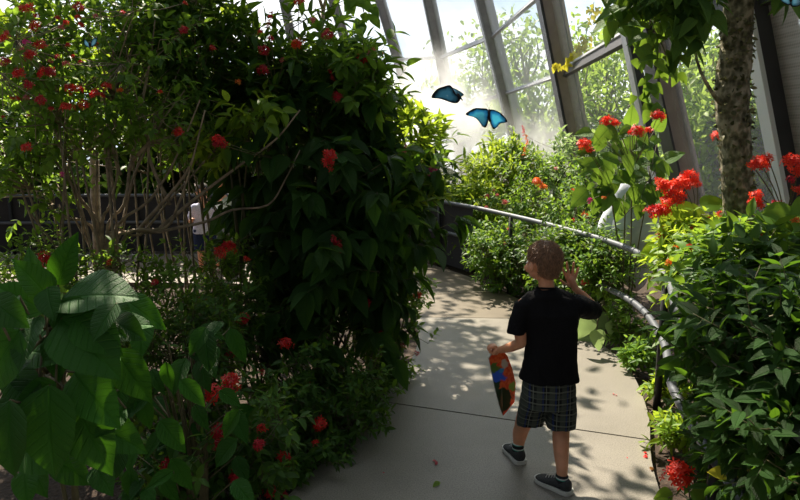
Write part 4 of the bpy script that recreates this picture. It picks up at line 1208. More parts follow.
def plaid():
    m, t, out = new_mat('plaid_cotton')
    b = N(t, 'ShaderNodeBsdfPrincipled', Roughness=.9); b.inputs['Specular IOR Level'].default_value = .1
    tc = N(t, 'ShaderNodeTexCoord'); s = N(t, 'ShaderNodeSeparateXYZ'); t.links.new(tc.outputs['Object'], s.inputs[0])
    def stripes(sock, per, lo, ph=0.0):
        a = N(t, 'ShaderNodeMath', operation='MULTIPLY_ADD'); a.inputs[1].default_value = 1 / per; a.inputs[2].default_value = ph; t.links.new(sock, a.inputs[0])
        f = N(t, 'ShaderNodeMath', operation='FRACT'); t.links.new(a.outputs[0], f.inputs[0])
        g = N(t, 'ShaderNodeMath', operation='LESS_THAN'); g.inputs[1].default_value = lo; t.links.new(f.outputs[0], g.inputs[0]); return g.outputs[0]
    cur = None
    col = (0.020, .022, .022, 1)
    def over(cur, mask, c, f):
        mx = N(t, 'ShaderNodeMix', data_type='RGBA')
        mu = N(t, 'ShaderNodeMath', operation='MULTIPLY'); mu.inputs[1].default_value = f; t.links.new(mask, mu.inputs[0]); t.links.new(mu.outputs[0], mx.inputs['Factor'])
        if cur is None: mx.inputs['A'].default_value = col
        else: t.links.new(cur, mx.inputs['A'])
        mx.inputs['B'].default_value = (*c, 1); return mx.outputs['Result']
    X, Z = s.outputs['X'], s.outputs['Z']
    cur = over(cur, stripes(X, .052, .42), (.085, .10, .085), .6)
    cur = over(cur, stripes(Z, .052, .42, .2), (.085, .10, .085), .5)
    cur = over(cur, stripes(X, .052, .12, .55), (.03, .05, .16), .7)
    cur = over(cur, stripes(Z, .052, .07, .6), (.24, .26, .22), .6)
    cur = over(cur, stripes(X, .052, .06, .28), (.24, .26, .22), .6)
    cur = over(cur, stripes(Z, .026, .10, .33), (.16, .17, .14), .6)
    t.links.new(cur, b.inputs['Base Color']); t.links.new(b.outputs[0], out.inputs[0]); return m
M_PLAID = plaid()
M_HAIR = plain('brown_hair', (.15, .078, .042), .6, noise=.5, nscale=90, bump=.6)
M_SHOE = plain('grey_canvas', (.035, .038, .04), .85, noise=.25, nscale=150, bump=.3)
M_SOLE = plain('white_rubber', (.62, .62, .58), .6, noise=.1)
M_LACE = plain('white_lace', (.6, .6, .6), .8)
def sock_mat():
    m, t, out = new_mat('striped_sock')
    b = N(t, 'ShaderNodeBsdfPrincipled', Roughness=.95)
    tc = N(t, 'ShaderNodeTexCoord'); s = N(t, 'ShaderNodeSeparateXYZ'); t.links.new(tc.outputs['Object'], s.inputs[0])
    a = N(t, 'ShaderNodeMath', operation='MULTIPLY'); a.inputs[1].default_value = 1 / .024; t.links.new(s.outputs['Z'], a.inputs[0])
    f = N(t, 'ShaderNodeMath', operation='FRACT'); t.links.new(a.outputs[0], f.inputs[0])
    r = ramp(t, [(0, (.012, .012, .015)), (.45, (.05, .35, .25)), (.6, (.6, .62, .6)), (.8, (.012, .012, .015))]); r.color_ramp.interpolation = 'CONSTANT'
    t.links.new(f.outputs[0], r.inputs[0]); t.links.new(r.outputs[0], b.inputs['Base Color']); t.links.new(b.outputs[0], out.inputs[0]); return m
M_SOCK = sock_mat()

def wrinkle(amp, sc, seed=0, lim=None):
    def f(co, n):
        k = mnoise.noise(Vector((co.x * sc, co.y * sc, co.z * sc * .45)) + Vector((seed, 0, 0)))
        k2 = mnoise.noise(Vector((co.x * sc * 2.2 + co.z * sc, co.y * sc * 2, co.z * sc * 1.1)) + Vector((seed + 5, 0, 0)))
        return co + n * amp * (k + .5 * k2)
    return f

def shoe(parent, heel, direction, pitch=0.0, name='shoe'):
    """heel on the ground, toes along direction"""
    d = Vector(direction); d.z = 0; d.normalize(); s = Vector((-d.y, d.x, 0))
    c0 = Vector(heel); up = Vector((0, 0, 1))
    q = Quaternion(s, -pitch)
    def W(x, y, z): 
        v = d * x + s * y + up * z
        return c0 + q @ v
    Ls = [(-.004, .012, .045), (.004, .024, .060), (.02, .030, .066), (.045, .031, .064), (.068, .031, .056), (.09, .034, .044), (.115, .037, .036), (.14, .035, .030), (.158, .026, .025), (.168, .012, .02)]
    bm = bmesh.new(); rings = []
    for x, wd, h in Ls:
        rr = []
        for k in range(24):
            a = 2 * math.pi * k / 24; ca, sa = math.cos(a), math.sin(a)
            y = wd * math.copysign(abs(ca) ** .8, ca); z = .012 + (h - .012) * (.5 + .5 * math.copysign(abs(sa) ** .75, sa))
            rr.append(W(x, y * (1 - .25 * max(0, sa)), z))
        rings.append(rr)
    bm_loft(bm, rings)
    sh = fuse(name, bm, .0035, M_SHOE, parent, smooth=3)
    outl = [(x, wd) for x, wd in [(-.010, .010), (-.006, .022), (.004, .030), (.03, .034), (.07, .034), (.10, .039), (.13, .040), (.155, .032), (.170, .018), (.174, .006)]]
    P2 = [(x, wd) for x, wd in outl] + [(x, -wd) for x, wd in reversed(outl)]
    bm = bmesh.new()
    lo = [bm.verts.new(W(x, y * .96, 0.001)) for x, y in P2]; mi = [bm.verts.new(W(x, y, .006)) for x, y in P2]; hi = [bm.verts.new(W(x, y * .99, .018)) for x, y in P2]
    n = len(P2)
    for A, B in ((lo, mi), (mi, hi)):
        for k in range(n): bm.faces.new((A[k], A[(k + 1) % n], B[(k + 1) % n], B[k]))
    bm.faces.new(lo[::-1]); bm.faces.new(hi)
    bmesh.ops.recalc_face_normals(bm, faces=bm.faces[:])
    me = bpy.data.meshes.new('sole'); bm.to_mesh(me); bm.free()
    so = link('sole', me, M_SOLE); so.parent = sh
    laces = []
    for k in range(4):
        x = .07 + k * .014; h = .058 - k * .006
        laces.append(([W(x, -.014, h - .004), W(x + .003, 0, h + .003), W(x, .014, h - .004)], .0018))
    V, F = tubes_vf(laces, 6)
    lc = link('lace', np_mesh('lace', V, F), M_LACE); lc.parent = sh
    return sh

AT = at
def boy():
    global RS
    RS = .93
    at = lambda px, py, y: AT(px, py, y * .93)
    Y = 2.78
    hr_ = on(566, 492); hl = on(520, 467)
    root = empty('person', (at(548, 400, Y).x, Y, 0), 'young boy in black t-shirt and plaid shorts walking away with one hand raised', 'person')
    # ---- body
    bm = bmesh.new()
    bm_ell(bm, at(549, 384, 2.80), (.080, .062, .070))
    bm_limb(bm, [at(549, 380, 2.80), at(550, 345, 2.80), at(549, 318, 2.79), at(548, 300, 2.78)], [.080, .068, .066, .045])
    bm_limb(bm, [at(527, 303, 2.785), at(548, 298, 2.78), at(572, 303, 2.80)], [.030, .034, .030])
    bm_limb(bm, [at(547, 299, 2.78), at(546, 278, 2.785)], [.036, .034])
    # cranium, jaw, face
    fd = Vector((-.45, .89, -.06)).normalized(); lf = Vector((-.89, -.45, 0)).normalized(); up = lf.cross(fd).normalized() * 1.0
    if up.z < 0: up = -up
    rot = Matrix((lf, fd, up)).transposed()
    hc = at(543.5, 261, 2.79)
    def H(l, f, u): return hc + (lf * l + fd * f + up * u) * RS
    bm_ell(bm, H(0, -.004, .008), (.066, .080, .074), rot)
    bm_ell(bm, H(0, .022, -.040), (.053, .058, .050), rot)
    bm_ell(bm, H(0, .068, -.066), (.022, .018, .017), rot)
    bm_ell(bm, H(0, .088, -.030), (.010, .014, .011), rot)
    for s in (-1, 1):
        bm_ell(bm, H(s * .034, .060, -.036), (.022, .022, .020), rot)
        bm_ell(bm, H(s * .073, -.006, -.020), (.0085, .016, .024), rot)
        bm_ell(bm, H(s * .073, .002, -.034), (.006, .009, .010), rot)
    # left arm : down, forearm forward, fist
    bm_limb(bm, [at(524, 305, 2.785), at(520, 325, 2.77), at(521, 343, 2.77)], [.034, .030, .025])
    bm_limb(bm, [at(521, 343, 2.77), at(511, 347, 2.82), at(500, 350, 2.88)], [.025, .023, .0165])
    bm_ell(bm, at(495.5, 350.5, 2.905), (.019, .021, .023))
    # right arm
    bm_limb(bm, [at(574, 305, 2.80), at(586, 309, 2.86), at(596, 309, 2.92)], [.034, .030, .025])
    bm_limb(bm, [at(596, 309, 2.92), at(586, 299, 2.93), at(575.5, 288.5, 2.93)], [.025, .022, .0155])
    bm_limb(bm, [at(575.5, 288.5, 2.93), at(571.5, 280, 2.935)], [.0155, .0165])
    bm_ell(bm, at(571.0, 279.0, 2.935), (.020, .011, .019))
    # legs
    bm_limb(bm, [at(534, 392, 2.80), at(527, 412, 2.87), at(522.5, 426, 2.96)], [.050, .045, .040])
    bm_limb(bm, [at(522.5, 426, 2.96), at(520, 434, 2.97), at(518, 448, 2.975)], [.039, .037, .024])
    bm_limb(bm, [at(562, 392, 2.80), at(562, 412, 2.80), at(561, 430, 2.79)], [.050, .046, .041])
    bm_limb(bm, [at(561, 430, 2.79), at(561, 446, 2.75), at(562, 466, 2.71), at(562, 480, 2.695)], [.040, .038, .028, .022])
    fuse('body', bm, .0045, M_SKIN, root, smooth=4)
    # fingers : rooted inside the palms
    def finger(pts, r0, r1):
        b2 = bmesh.new(); bm_limb(b2, pts, list(np.linspace(r0, r1, len(pts))), n=12)
        return b2
    b2 = bmesh.new()
    y = 2.935
    for pts in ([(567.8, 280, y), (564.5, 272.5, y + .004), (561.2, 266.5, y - .004)],
                [(570.0, 279, y), (568.2, 270.5, y + .004), (566.8, 262.5, y - .004)],
                [(572.4, 279, y), (573.0, 270.5, y + .004), (573.8, 263.0, y - .002)],
                [(574.4, 280, y), (576.6, 273.5, y + .006), (578.4, 268.0, y + .004)],
                [(570, 285.5, y), (564.5, 283.5, y - .012), (560.5, 280.0, y - .016)]):
        bm_limb(b2, [at(*p) for p in pts], [.0078, .0070, .0056], n=14)
    bm_ell(b2, at(571.2, 281, y), (.019, .010, .019))
    bm_limb(b2, [at(572, 283, y), at(575.5, 289, 2.93)], [.0145, .0150])
    fuse('hand', b2, .0022, M_SKIN, root, smooth=3)
    b2 = bmesh.new()
    cx, cy, yy = 495.5, 350.5, 2.905
    bm_ell(b2, at(cx + .6, cy - .5, yy), (.0185, .020, .020))
    for k in range(4):
        o = (k - 1.5) * .0125
        base_ = at(cx - 1.5, cy - 2.6 + k * .3, yy) + Vector((-.006, o, .004))
        bm_limb(b2, [base_ + Vector((.010, 0, .008)), base_ + Vector((-.010, 0, .004)), base_ + Vector((-.016, 0, -.010)), base_ + Vector((-.004, 0, -.022)), base_ + Vector((.008, 0, -.020))], [.0075, .0075, .007, .0065, .006], n=12)
    bm_limb(b2, [at(cx + 2, cy - 2, yy - .018), at(cx - .5, cy + .5, yy - .026), at(cx - 2.2, cy + 3.6, yy - .022)], [.0085, .008, .0068], n=12)
    bm_limb(b2, [at(cx + 1, cy - .3, yy), at(502, 349.5, 2.87)], [.015, .0165])
    fuse('hand', b2, .0023, M_SKIN, root, smooth=3)
    # eyes, mouth
    ew = plain('eye_white', (.75, .74, .72), .25); ed = plain('iris_brown', (.05, .025, .012), .2); lp = plain('lip', (.42, .13, .10), .5)
    for s in (-1, 1):
        b2 = bmesh.new(); bm_ell(b2, H(s * .029, .073, -.014), (.010, .006, .007), rot)
        me = bpy.data.meshes.new('eye'); b2.to_mesh(me); b2.free(); e = link('eye', me, ew, root)
        b2 = bmesh.new(); bm_ell(b2, H(s * .029, .0775, -.014), (.0048, .003, .0048), rot)
        me = bpy.data.meshes.new('iris'); b2.to_mesh(me); b2.free(); ii = link('iris', me, ed); ii.parent = e
        ii.location = -e.matrix_parent_inverse.translation * 0; ii.matrix_parent_inverse = Matrix.Identity(4)
    b2 = bmesh.new(); bm_ell(b2, H(0, .079, -.052), (.017, .006, .004), rot)
    me = bpy.data.meshes.new('mouth'); b2.to_mesh(me); b2.free(); link('mouth', me, lp, root)
    # ---- hair : cap and short strands
    b2 = bmesh.new()
    bm_ell(b2, H(0, -.010, .014), (.0715, .083, .079), rot)
    bm_ell(b2, H(0, -.036, -.022), (.056, .048, .046), rot)
    bm_limb(b2, [H(-.02, -.058, -.052), H(.02, -.058, -.052)], [.016, .016])
    def hairfn(co, n):
        v = (co - hc) / RS; l, f, u = v.dot(lf), v.dot(fd), v.dot(up)
        # draw the cap inside the skull over the face and beneath the hairline
        edge = .030 + .020 * (1 if u > .05 else 0)
        if f > .052 and u < .046: co = co - n * .030
        elif f > -.012 and u < .004: co = co - n * .030
        elif abs(l) > .050 and u < .000 and f > -.032: co = co - n * .02
        co = co + n * .0025 * mnoise.noise(co * 90)
        return co
    hair = fuse('hair', b2, .0035, M_HAIR, root, smooth=3, fn=hairfn)
    rng = random.Random(9); st = []
    vs = hair.data.vertices
    idx = [i for i in range(len(vs))]
    for _ in range(4200):
        v = vs[rng.choice(idx)]; p = v.co.copy(); nn = v.normal.copy()
        q = (p - hc) / RS; l, f, u = q.dot(lf), q.dot(fd), q.dot(up)
        if (f > .045 and u < .046) or (f > -.012 and u < .006) or (abs(l) > .048 and u < .004 and f > -.034) or u < -.07: continue
        crown = H(.01, -.03, .09)
        flow = (p - crown); flow = (flow - nn * flow.dot(nn)); flow = flow.normalized() if flow.length > 1e-5 else lf
        L = rng.uniform(.008, .014); dd = (flow * .8 + nn * rng.uniform(.25, .6) + Vector((rng.uniform(-.3, .3), rng.uniform(-.3, .3), rng.uniform(-.3, .3)))).normalized()
        st.append(([p - nn * .002, p + dd * L * .6, p + dd * L + flow * .002], [.0009, .0007, .0002]))
    V, F = tubes_vf(st, 4)
    hs = link('strands', np_mesh('strands', V, F), plain('brown_hair_strand', (.30, .165, .095), .45, noise=.4, nscale=60)); hs.parent = hair
    # ---- t-shirt
    b2 = bmesh.new()
    S = [(287.5, 546.5, .045, .044, 2.782), (291, 547, .056, .055, 2.78), (294.5, 547, .075, .060, 2.78), (298, 548, .112, .062, 2.785), (303, 549, .130, .072, 2.79), (312, 550, .130, .084, 2.79), (328, 550.5, .121, .090, 2.80), (347, 551, .117, .092, 2.80),
         (358, 550, .121, .094, 2.80), (369, 549.5, .128, .097, 2.80), (378, 549, .138, .100, 2.80)]
    bm_loft(b2, [ring(at(px, py, yy2), rx, ry, (0, 0, -1), (1, 0, 0), 40, 2.3) for py, px, rx, ry, yy2 in S])
    def sleeve(pts, rads):
        P = [at(*p) for p in pts]; rings = []
        for i, (p, r) in enumerate(zip(P, rads)):
            t = (P[min(i + 1, len(P) - 1)] - P[max(i - 1, 0)]).normalized(); rings.append(ring(p, r, r * .95, t, (0, 1, 0), 30))
        bm_loft(b2, rings)
    sleeve([(531, 303, 2.785), (523, 308, 2.785), (518.5, 320, 2.775), (516.5, 334, 2.77)], [.050, .052, .046, .043])
    sleeve([(566, 304, 2.79), (576, 305, 2.80), (585, 308, 2.85), (593.5, 310, 2.905)], [.050, .054, .049, .046])
    bm_limb(b2, [at(530, 300, 2.785), at(548, 296, 2.785), at(568, 300, 2.79)], [.036, .040, .036])
    fuse('t_shirt', b2, .0042, M_TEE, root, smooth=3, fn=wrinkle(.007, 16, 3))
    # ribbed collar
    tubes_ = [(ring(at(546.5, 287.8, 2.784), .041, .040, (0, .15, 1), (1, 0, 0), 28) + [ring(at(546.5, 287.8, 2.784), .041, .040, (0, .15, 1), (1, 0, 0), 28)[0]], .0045)]
    V, F = tubes_vf(tubes_, 8); link('collar', np_mesh('collar', V, F), M_TEE, root)
    # ---- shorts
    b2 = bmesh.new()
    bm_loft(b2, [ring(at(px, py, 2.80), rx, ry, (0, 0, -1), (1, 0, 0), 36, 2.4) for py, px, rx, ry in
                 [(374, 549, .112, .086), (385, 549, .122, .094), (396, 548.5, .125, .098), (404, 548, .124, .096)]])
    bm_loft(b2, [ring(at(*c), rx, ry, (0, -.15, -1), (1, 0, 0), 30, 2.3) for c, rx, ry in
                 [((534, 395, 2.80), .064, .082), ((532, 408, 2.83), .063, .078), ((530.5, 416, 2.86), .061, .070), ((529.5, 424, 2.88), .060, .066)]])
    bm_loft(b2, [ring(at(*c), rx, ry, (0, .02, -1), (1, 0, 0), 30, 2.3) for c, rx, ry in
                 [((562, 395, 2.80), .066, .084), ((561.5, 408, 2.80), .068, .080), ((561, 416, 2.795), .069, .074), ((560, 425, 2.79), .071, .072)]])
    fuse('shorts', b2, .0042, M_PLAID, root, smooth=3, fn=wrinkle(.006, 20, 8))
    # ---- socks and shoes
    for a, b, r0, r1 in ((at(561.8, 474, 2.70), at(562.5, 486, 2.69), .0285, .030), (at(518, 442, 2.975), at(518, 452, 2.975), .029, .030)):
        b3 = bmesh.new(); bm_loft(b3, [ring(a.lerp(b, k / 5), r0 + (r1 - r0) * k / 5, (r0 + (r1 - r0) * k / 5) * 1.08, (0, 0, -1), (1, 0, 0), 28) for k in range(6)])
        fuse('sock', b3, .004, M_SOCK, root, smooth=2)
    dR = Vector((-.66, .75, 0)).normalized(); dL = Vector((-.22, 1, 0)).normalized()
    aR = at(562, 484, 2.695); aL = at(518, 450, 2.975)
    shoe(root, Vector((aR.x, aR.y, 0)) - dR * .038, dR)
    shoe(root, Vector((aL.x, aL.y, 0)) - dL * .038, dL)
    # hands and brochure
    RS = 1.0
boy()

# every child of an Empty is written in world coordinates: sub-parts parented to parts follow the same frame
def brochure():
    Yb = 2.915 * .93
    pts = [(488.5, 357), (493, 351.5), (503, 351.5), (508, 357), (513, 370), (517, 386), (515.5, 404), (503.5, 416.5), (499, 404), (494, 384)]
    c = at(502, 382, Yb)
    m, t, out = new_mat('printed_cover')
    b = N(t, 'ShaderNodeBsdfPrincipled', Roughness=.35)
    tc = N(t, 'ShaderNodeTexCoord'); s = N(t, 'ShaderNodeSeparateXYZ'); t.links.new(tc.outputs['Object'], s.inputs[0])
    n = N(t, 'ShaderNodeTexNoise', Scale=26.0, Detail=2.0); t.links.new(tc.outputs['Object'], n.inputs['Vector'])
    n2 = N(t, 'ShaderNodeTexNoise', Scale=60.0, Detail=2.0); t.links.new(tc.outputs['Object'], n2.inputs['Vector'])
    def M(op, x, y=None):
        k = N(t, 'ShaderNodeMath', operation=op)
        for i, v in enumerate((x, y)):
            if v is None: continue
            if isinstance(v, (int, float)): k.inputs[i].default_value = v
            else: t.links.new(v, k.inputs[i])
        return k.outputs[0]
    def mixc(f, a, bb):
        mx = N(t, 'ShaderNodeMix', data_type='RGBA'); t.links.new(f, mx.inputs['Factor'])
        if isinstance(a, tuple): mx.inputs['A'].default_value = (*a, 1)
        else: t.links.new(a, mx.inputs['A'])
        if isinstance(bb, tuple): mx.inputs['B'].default_value = (*bb, 1)
        else: t.links.new(bb, mx.inputs['B'])
        return mx.outputs['Result']
    def blob(x, z, r, soft=.012, wob=.03):
        dx = M('SUBTRACT', s.outputs['X'], x); dz = M('SUBTRACT', s.outputs['Z'], z)
        dist = M('SQRT', M('ADD', M('MULTIPLY', dx, dx), M('MULTIPLY', dz, dz)))
        dist = M('ADD', dist, M('MULTIPLY', M('SUBTRACT', n.outputs['Fac'], .5), wob * 2))
        k = N(t, 'ShaderNodeMapRange'); k.inputs['From Min'].default_value = r + soft * .3; k.inputs['From Max'].default_value = r - soft * .3; t.links.new(dist, k.inputs['Value']); return k.outputs[0]
    sp = N(t, 'ShaderNodeMapRange'); sp.inputs['From Min'].default_value = .45; sp.inputs['From Max'].default_value = .55; t.links.new(n2.outputs['Fac'], sp.inputs['Value'])
    cur = mixc(sp.outputs[0], (.75, .07, .02), (.85, .16, .04))
    cur = mixc(blob(-.045, .06, .035), cur, (.10, .20, .04))
    cur = mixc(blob(-.012, -.085, .062), cur, (.012, .035, .012))
    cur = mixc(blob(-.035, -.015, .032), cur, (.02, .06, .03))
    cur = mixc(blob(.05, -.03, .016), cur, (.25, .38, .05))
    cur = mixc(blob(.012, .085, .018), cur, (.60, .50, .42))
    cur = mixc(blob(-.024, .035, .027), cur, (.04, .13, .75))
    cur = mixc(blob(.004, .022, .011), cur, (.04, .13, .75))
    cur = mixc(blob(-.005, .052, .008), cur, (.05, .30, .60))
    t.links.new(cur, b.inputs['Base Color']); t.links.new(b.outputs[0], out.inputs[0])
    root = empty('brochure', c, 'colourful red and green booklet with blue flowers hanging from the boy left hand', 'booklet')
    for nm, off, mt in (('front_cover', 0.0, m), ('page', .004, plain('page_paper', (.5, .5, .46), .8)), ('back_cover', .008, m)):
        bm = bmesh.new()
        def pt(px, py, dy):
            p = at(px, py, Yb); p.y += dy + .03 * (px - 502) / 15 + .004 * math.sin(py * .2); return p - c + (Vector((-.003, 0, .001)) if nm == 'page' else Vector())
        fr_ = [bm.verts.new(pt(x, y, off)) for x, y in pts]; bk = [bm.verts.new(pt(x, y, off + .002)) for x, y in pts]
        cf, cb = bm.verts.new(pt(502, 382, off - .004)), bm.verts.new(pt(502, 382, off - .002))
        k = len(pts)
        for i in range(k):
            j = (i + 1) % k
            bm.faces.new((fr_[i], fr_[j], cf)); bm.faces.new((bk[j], bk[i], cb)); bm.faces.new((fr_[j], fr_[i], bk[i], bk[j]))
        bmesh.ops.recalc_face_normals(bm, faces=bm.faces[:])
        me = bpy.data.meshes.new(nm); bm.to_mesh(me); bm.free()
        o = bpy.data.objects.new(nm, me); COL.objects.link(o); me.materials.append(mt); o.parent = root
brochure()

# ---------------------------------------------------------------- visitors beyond the shrubs
def visitor(label, px, d, h, shirt, hair, pants, yaw, arm):
    base = at(px, 200, d); base = Vector((base.x, d, 0))
    root = empty('person', base, label, 'person')
    k = h / 1.0
    q = Quaternion((0, 0, 1), yaw)
    def W(x, y, z): return base + q @ Vector((x * k, y * k, z * k))
    bm = bmesh.new()
    bm_ell(bm, W(0, 0, .90), (.068 * k, .078 * k, .088 * k)); bm_limb(bm, [W(0, 0, .82), W(0, 0, .74)], [.034 * k, .036 * k])
    bm_limb(bm, [W(0, 0, .74), W(0, 0, .6), W(0, 0, .48)], [.07 * k, .08 * k, .085 * k])
    bm_ell(bm, W(0, .08, .885), (.011 * k, .014 * k, .011 * k))
    for s in (-1, 1):
        bm_ell(bm, W(s * .07, 0, .89), (.008 * k, .014 * k, .02 * k))
        bm_limb(bm, [W(s * .05, 0, .48), W(s * .055, .02, .27), W(s * .055, 0, .07)], [.055 * k, .042 * k, .027 * k])
        bm_limb(bm, [W(s * .055, 0, .03), W(s * .06, .08, .025)], [.028 * k, .026 * k])
        tip = W(s * .13, .16, .62) if arm else W(s * .15, .02, .42)
        bm_limb(bm, [W(s * .10, 0, .72), W(s * .145, -.01, .58), tip], [.033 * k, .026 * k, .018 * k])
        for f in range(4):
            d0 = (tip - W(s * .145, -.01, .58)).normalized()
            bm_limb(bm, [tip, tip + d0 * .045 * k + Vector(((f - 1.5) * .013 * k, 0, 0))], [.009 * k, .007 * k], n=8)
    fuse('body', bm, .009, M_SKIN, root, smooth=2)
    bm = bmesh.new()
    bm_loft(bm, [ring(W(0, 0, z), rx * k, ry * k, (0, 0, -1), q @ Vector((1, 0, 0)), 28, 2.3) for z, rx, ry in [(.78, .05, .045), (.755, .10, .06), (.70, .118, .08), (.58, .112, .09), (.44, .125, .10)]])
    for s in (-1, 1): bm_limb(bm, [W(s * .09, 0, .725), W(s * .135, -.005, .62)], [.046 * k, .042 * k])
    fuse('t_shirt', bm, .008, shirt, root, smooth=2, fn=wrinkle(.006, 14, 1))
    bm = bmesh.new()
    for s in (-1, 1): bm_loft(bm, [ring(W(s * .055, .0, z), rx * k, .08 * k, (0, 0, -1), q @ Vector((1, 0, 0)), 24, 2.3) for z, rx in [(.49, .068), (.38, .070), (.25, .066)]])
    fuse('shorts', bm, .008, pants, root, smooth=2)
    bm = bmesh.new(); bm_ell(bm, W(0, -.012, .915), (.076 * k, .084 * k, .085 * k))
    bm_ell(bm, W(0, -.045, .87), (.062 * k, .05 * k, .06 * k))
    fuse('hair', bm, .008, hair, root, smooth=2, fn=lambda co, n: co + n * .004 * mnoise.noise(co * 60))
visitor('child in pale lavender shirt glimpsed through the bare stems on the far path', 203, 6.95, .98, cloth_mat('lavender_cotton', (.62, .62, .85)), plain('dark_hair', (.03, .02, .015), .6), cloth_mat('navy_cotton', (.02, .03, .08)), R(200), True)
visitor('child in grey green shirt with white blond hair on the far path', 222, 7.25, 1.03, cloth_mat('grey_green_cotton', (.36, .42, .34)), plain('blond_hair', (.70, .66, .58), .5), cloth_mat('grey_shorts', (.2, .22, .2)), R(170), False)

# ---------------------------------------------------------------- butterflies
def wing_mat(name, inner, rim, hi):
    m, t, out = new_mat(name)
    a = N(t, 'ShaderNodeAttribute', attribute_name='tint')
    tc = N(t, 'ShaderNodeTexCoord'); n = N(t, 'ShaderNodeTexNoise', Scale=70.0, Detail=2.0); t.links.new(tc.outputs['Object'], n.inputs['Vector'])
    ad = N(t, 'ShaderNodeMath', operation='MULTIPLY_ADD'); ad.inputs[1].default_value = .55; t.links.new(n.outputs['Fac'], ad.inputs[0]); t.links.new(a.outputs['Fac'], ad.inputs[2])
    r = ramp(t, [(.42, rim), (.60, inner), (1.0, hi)])
    t.links.new(ad.outputs[0], r.inputs[0])
    b = N(t, 'ShaderNodeBsdfPrincipled', Roughness=.35, Metallic=.25)
    tr = N(t, 'ShaderNodeBsdfTranslucent'); mx = N(t, 'ShaderNodeMixShader', Fac=.35)
    t.links.new(r.outputs[0], b.inputs['Base Color']); t.links.new(r.outputs[0], tr.inputs['Color'])
    t.links.new(b.outputs[0], mx.inputs[1]); t.links.new(tr.outputs[0], mx.inputs[2]); t.links.new(mx.outputs[0], out.inputs[0]); return m
MW1 = wing_mat('wing_bright_blue', (.04, .42, .75), (.004, .004, .008), (.25, .85, 1.0))
MW2 = wing_mat('wing_dusky_blue', (.03, .16, .24), (.005, .004, .008), (.12, .36, .50))
MW3 = wing_mat('wing_pale_blue', (.12, .35, .45), (.01, .01, .02), (.35, .62, .75))
M_BUG = plain('insect_body', (.015, .010, .010), .8, noise=.4)
def butterfly(label, d, wings, body, mat):
    c = at(*body[0], d)
    root = empty('butterfly', c, label, 'butterfly', None)
    for pts, tipdy, nm in wings:
        hinge = Vector((*pts[0], 0)); far = max((Vector((x, y, 0)) - hinge).length for x, y in pts)
        sm = pts  # outline smoothed
        P = [Vector((x, y, 0)) for x, y in sm]; n = len(P); P = [P[-1]] + P + P[:2]
        out = []
        for i in range(1, n + 1):
            for k in range(4):
                tt = k / 4; a, b, cc, dd = P[i - 1], P[i], P[i + 1], P[i + 2]
                out.append(.5 * (2 * b + (cc - a) * tt + (2 * a - 5 * b + 4 * cc - dd) * tt * tt + (3 * b - a - 3 * cc + dd) * tt ** 3))
        cen = sum(out, Vector()) / len(out)
        V, F, T = [], [], []
        rings = 5
        for side in (0, 1):
            for j in range(rings + 1):
                for o in out:
                    q = o.lerp(cen, j / rings * .98)
                    dy = tipdy * ((q - hinge).length / far) + side * .0012
                    V.append(at(q.x, q.y, d) + Vector((0, dy, 0)) - c); T.append(min(1, j / rings * 1.3))
        m = len(out); L = (rings + 1) * m
        for side in (0, 1):
            for j in range(rings):
                for k in range(m):
                    f = (side * L + j * m + k, side * L + j * m + (k + 1) % m, side * L + (j + 1) * m + (k + 1) % m, side * L + (j + 1) * m + k)
                    F.append(f if side == 0 else f[::-1])
        for k in range(m): F.append((k, (k + 1) % m, L + (k + 1) % m, L + k)[::-1])
        me = np_mesh(nm, V, F, tint=T)
        o = bpy.data.objects.new(nm, me); COL.objects.link(o); me.materials.append(mat); o.parent = root
    a, b = at(*body[0], d), at(*body[1], d)
    V, F = tubes_vf([([a - c + Vector((0, -.004, 0)), a.lerp(b, .3) - c + Vector((0, -.004, 0)), a.lerp(b, .6) - c, b - c], [.0025, .0055, .0045, .0015])], 10)
    o = bpy.data.objects.new('thorax', np_mesh('thorax', V, F)); COL.objects.link(o); o.data.materials.append(M_BUG); o.parent = root
    up = (a - b).normalized()
    for s in (-1, 1):
        V, F = tubes_vf([([a - c, a - c + up * .012 + Vector((s * .006, 0, 0)), a - c + up * .02 + Vector((s * .014, 0, 0))], [.0005, .0004, .0006])], 4)
        o = bpy.data.objects.new('antenna', np_mesh('antenna', V, F)); COL.objects.link(o); o.data.materials.append(M_BUG); o.parent = root
butterfly('bright blue butterfly with spread wings, the lower of the two flying', 2.6,
          [([(488.5, 110), (480, 108.2), (473, 108.8), (465, 114.5), (474, 117.5), (479, 122), (482, 126.5), (485.5, 127.3), (488, 121)], -.02, 'wing'),
           ([(489.2, 110), (496, 110.4), (503, 114.5), (508.2, 121.5), (501, 123.5), (497.5, 127.5), (494, 128.8), (491, 124), (489.8, 119)], .02, 'wing')],
          ((488.9, 108.8), (489.2, 122)), MW1)
butterfly('dark blue butterfly banking, the upper of the two flying', 2.7,
          [([(456.5, 95), (450.5, 85.8), (443, 87), (436, 90), (431, 97.8), (439, 99), (446, 101), (452, 103), (457.5, 103), (460.5, 98)], -.03, 'wing'),
           ([(456.5, 95), (450.5, 85.8), (457, 88.8), (464.6, 93.8), (462, 96.5), (464, 100), (461.5, 99)], .05, 'wing')],
          ((457.5, 93.5), (461.5, 99.5)), MW2)
butterfly('small pale blue butterfly perched among the upper left leaves', 2.55,
          [([(90, 45), (86, 39), (84.5, 42), (86, 46), (90, 48)], -.01, 'wing'), ([(90, 45), (92, 38.5), (96, 37), (95.5, 43), (92, 47)], .01, 'wing')], ((90.3, 42), (90, 48)), MW3)
butterfly('teal butterfly partly cut by the frame at the top right corner', 2.4,
          [([(790, 0), (782, -8), (776, -1), (784, 5), (790, 5)], -.02, 'wing'), ([(791, 0), (797, -10), (806, -3), (802, 5), (793, 6)], .02, 'wing')], ((790.5, -4), (790.5, 5)), MW3)

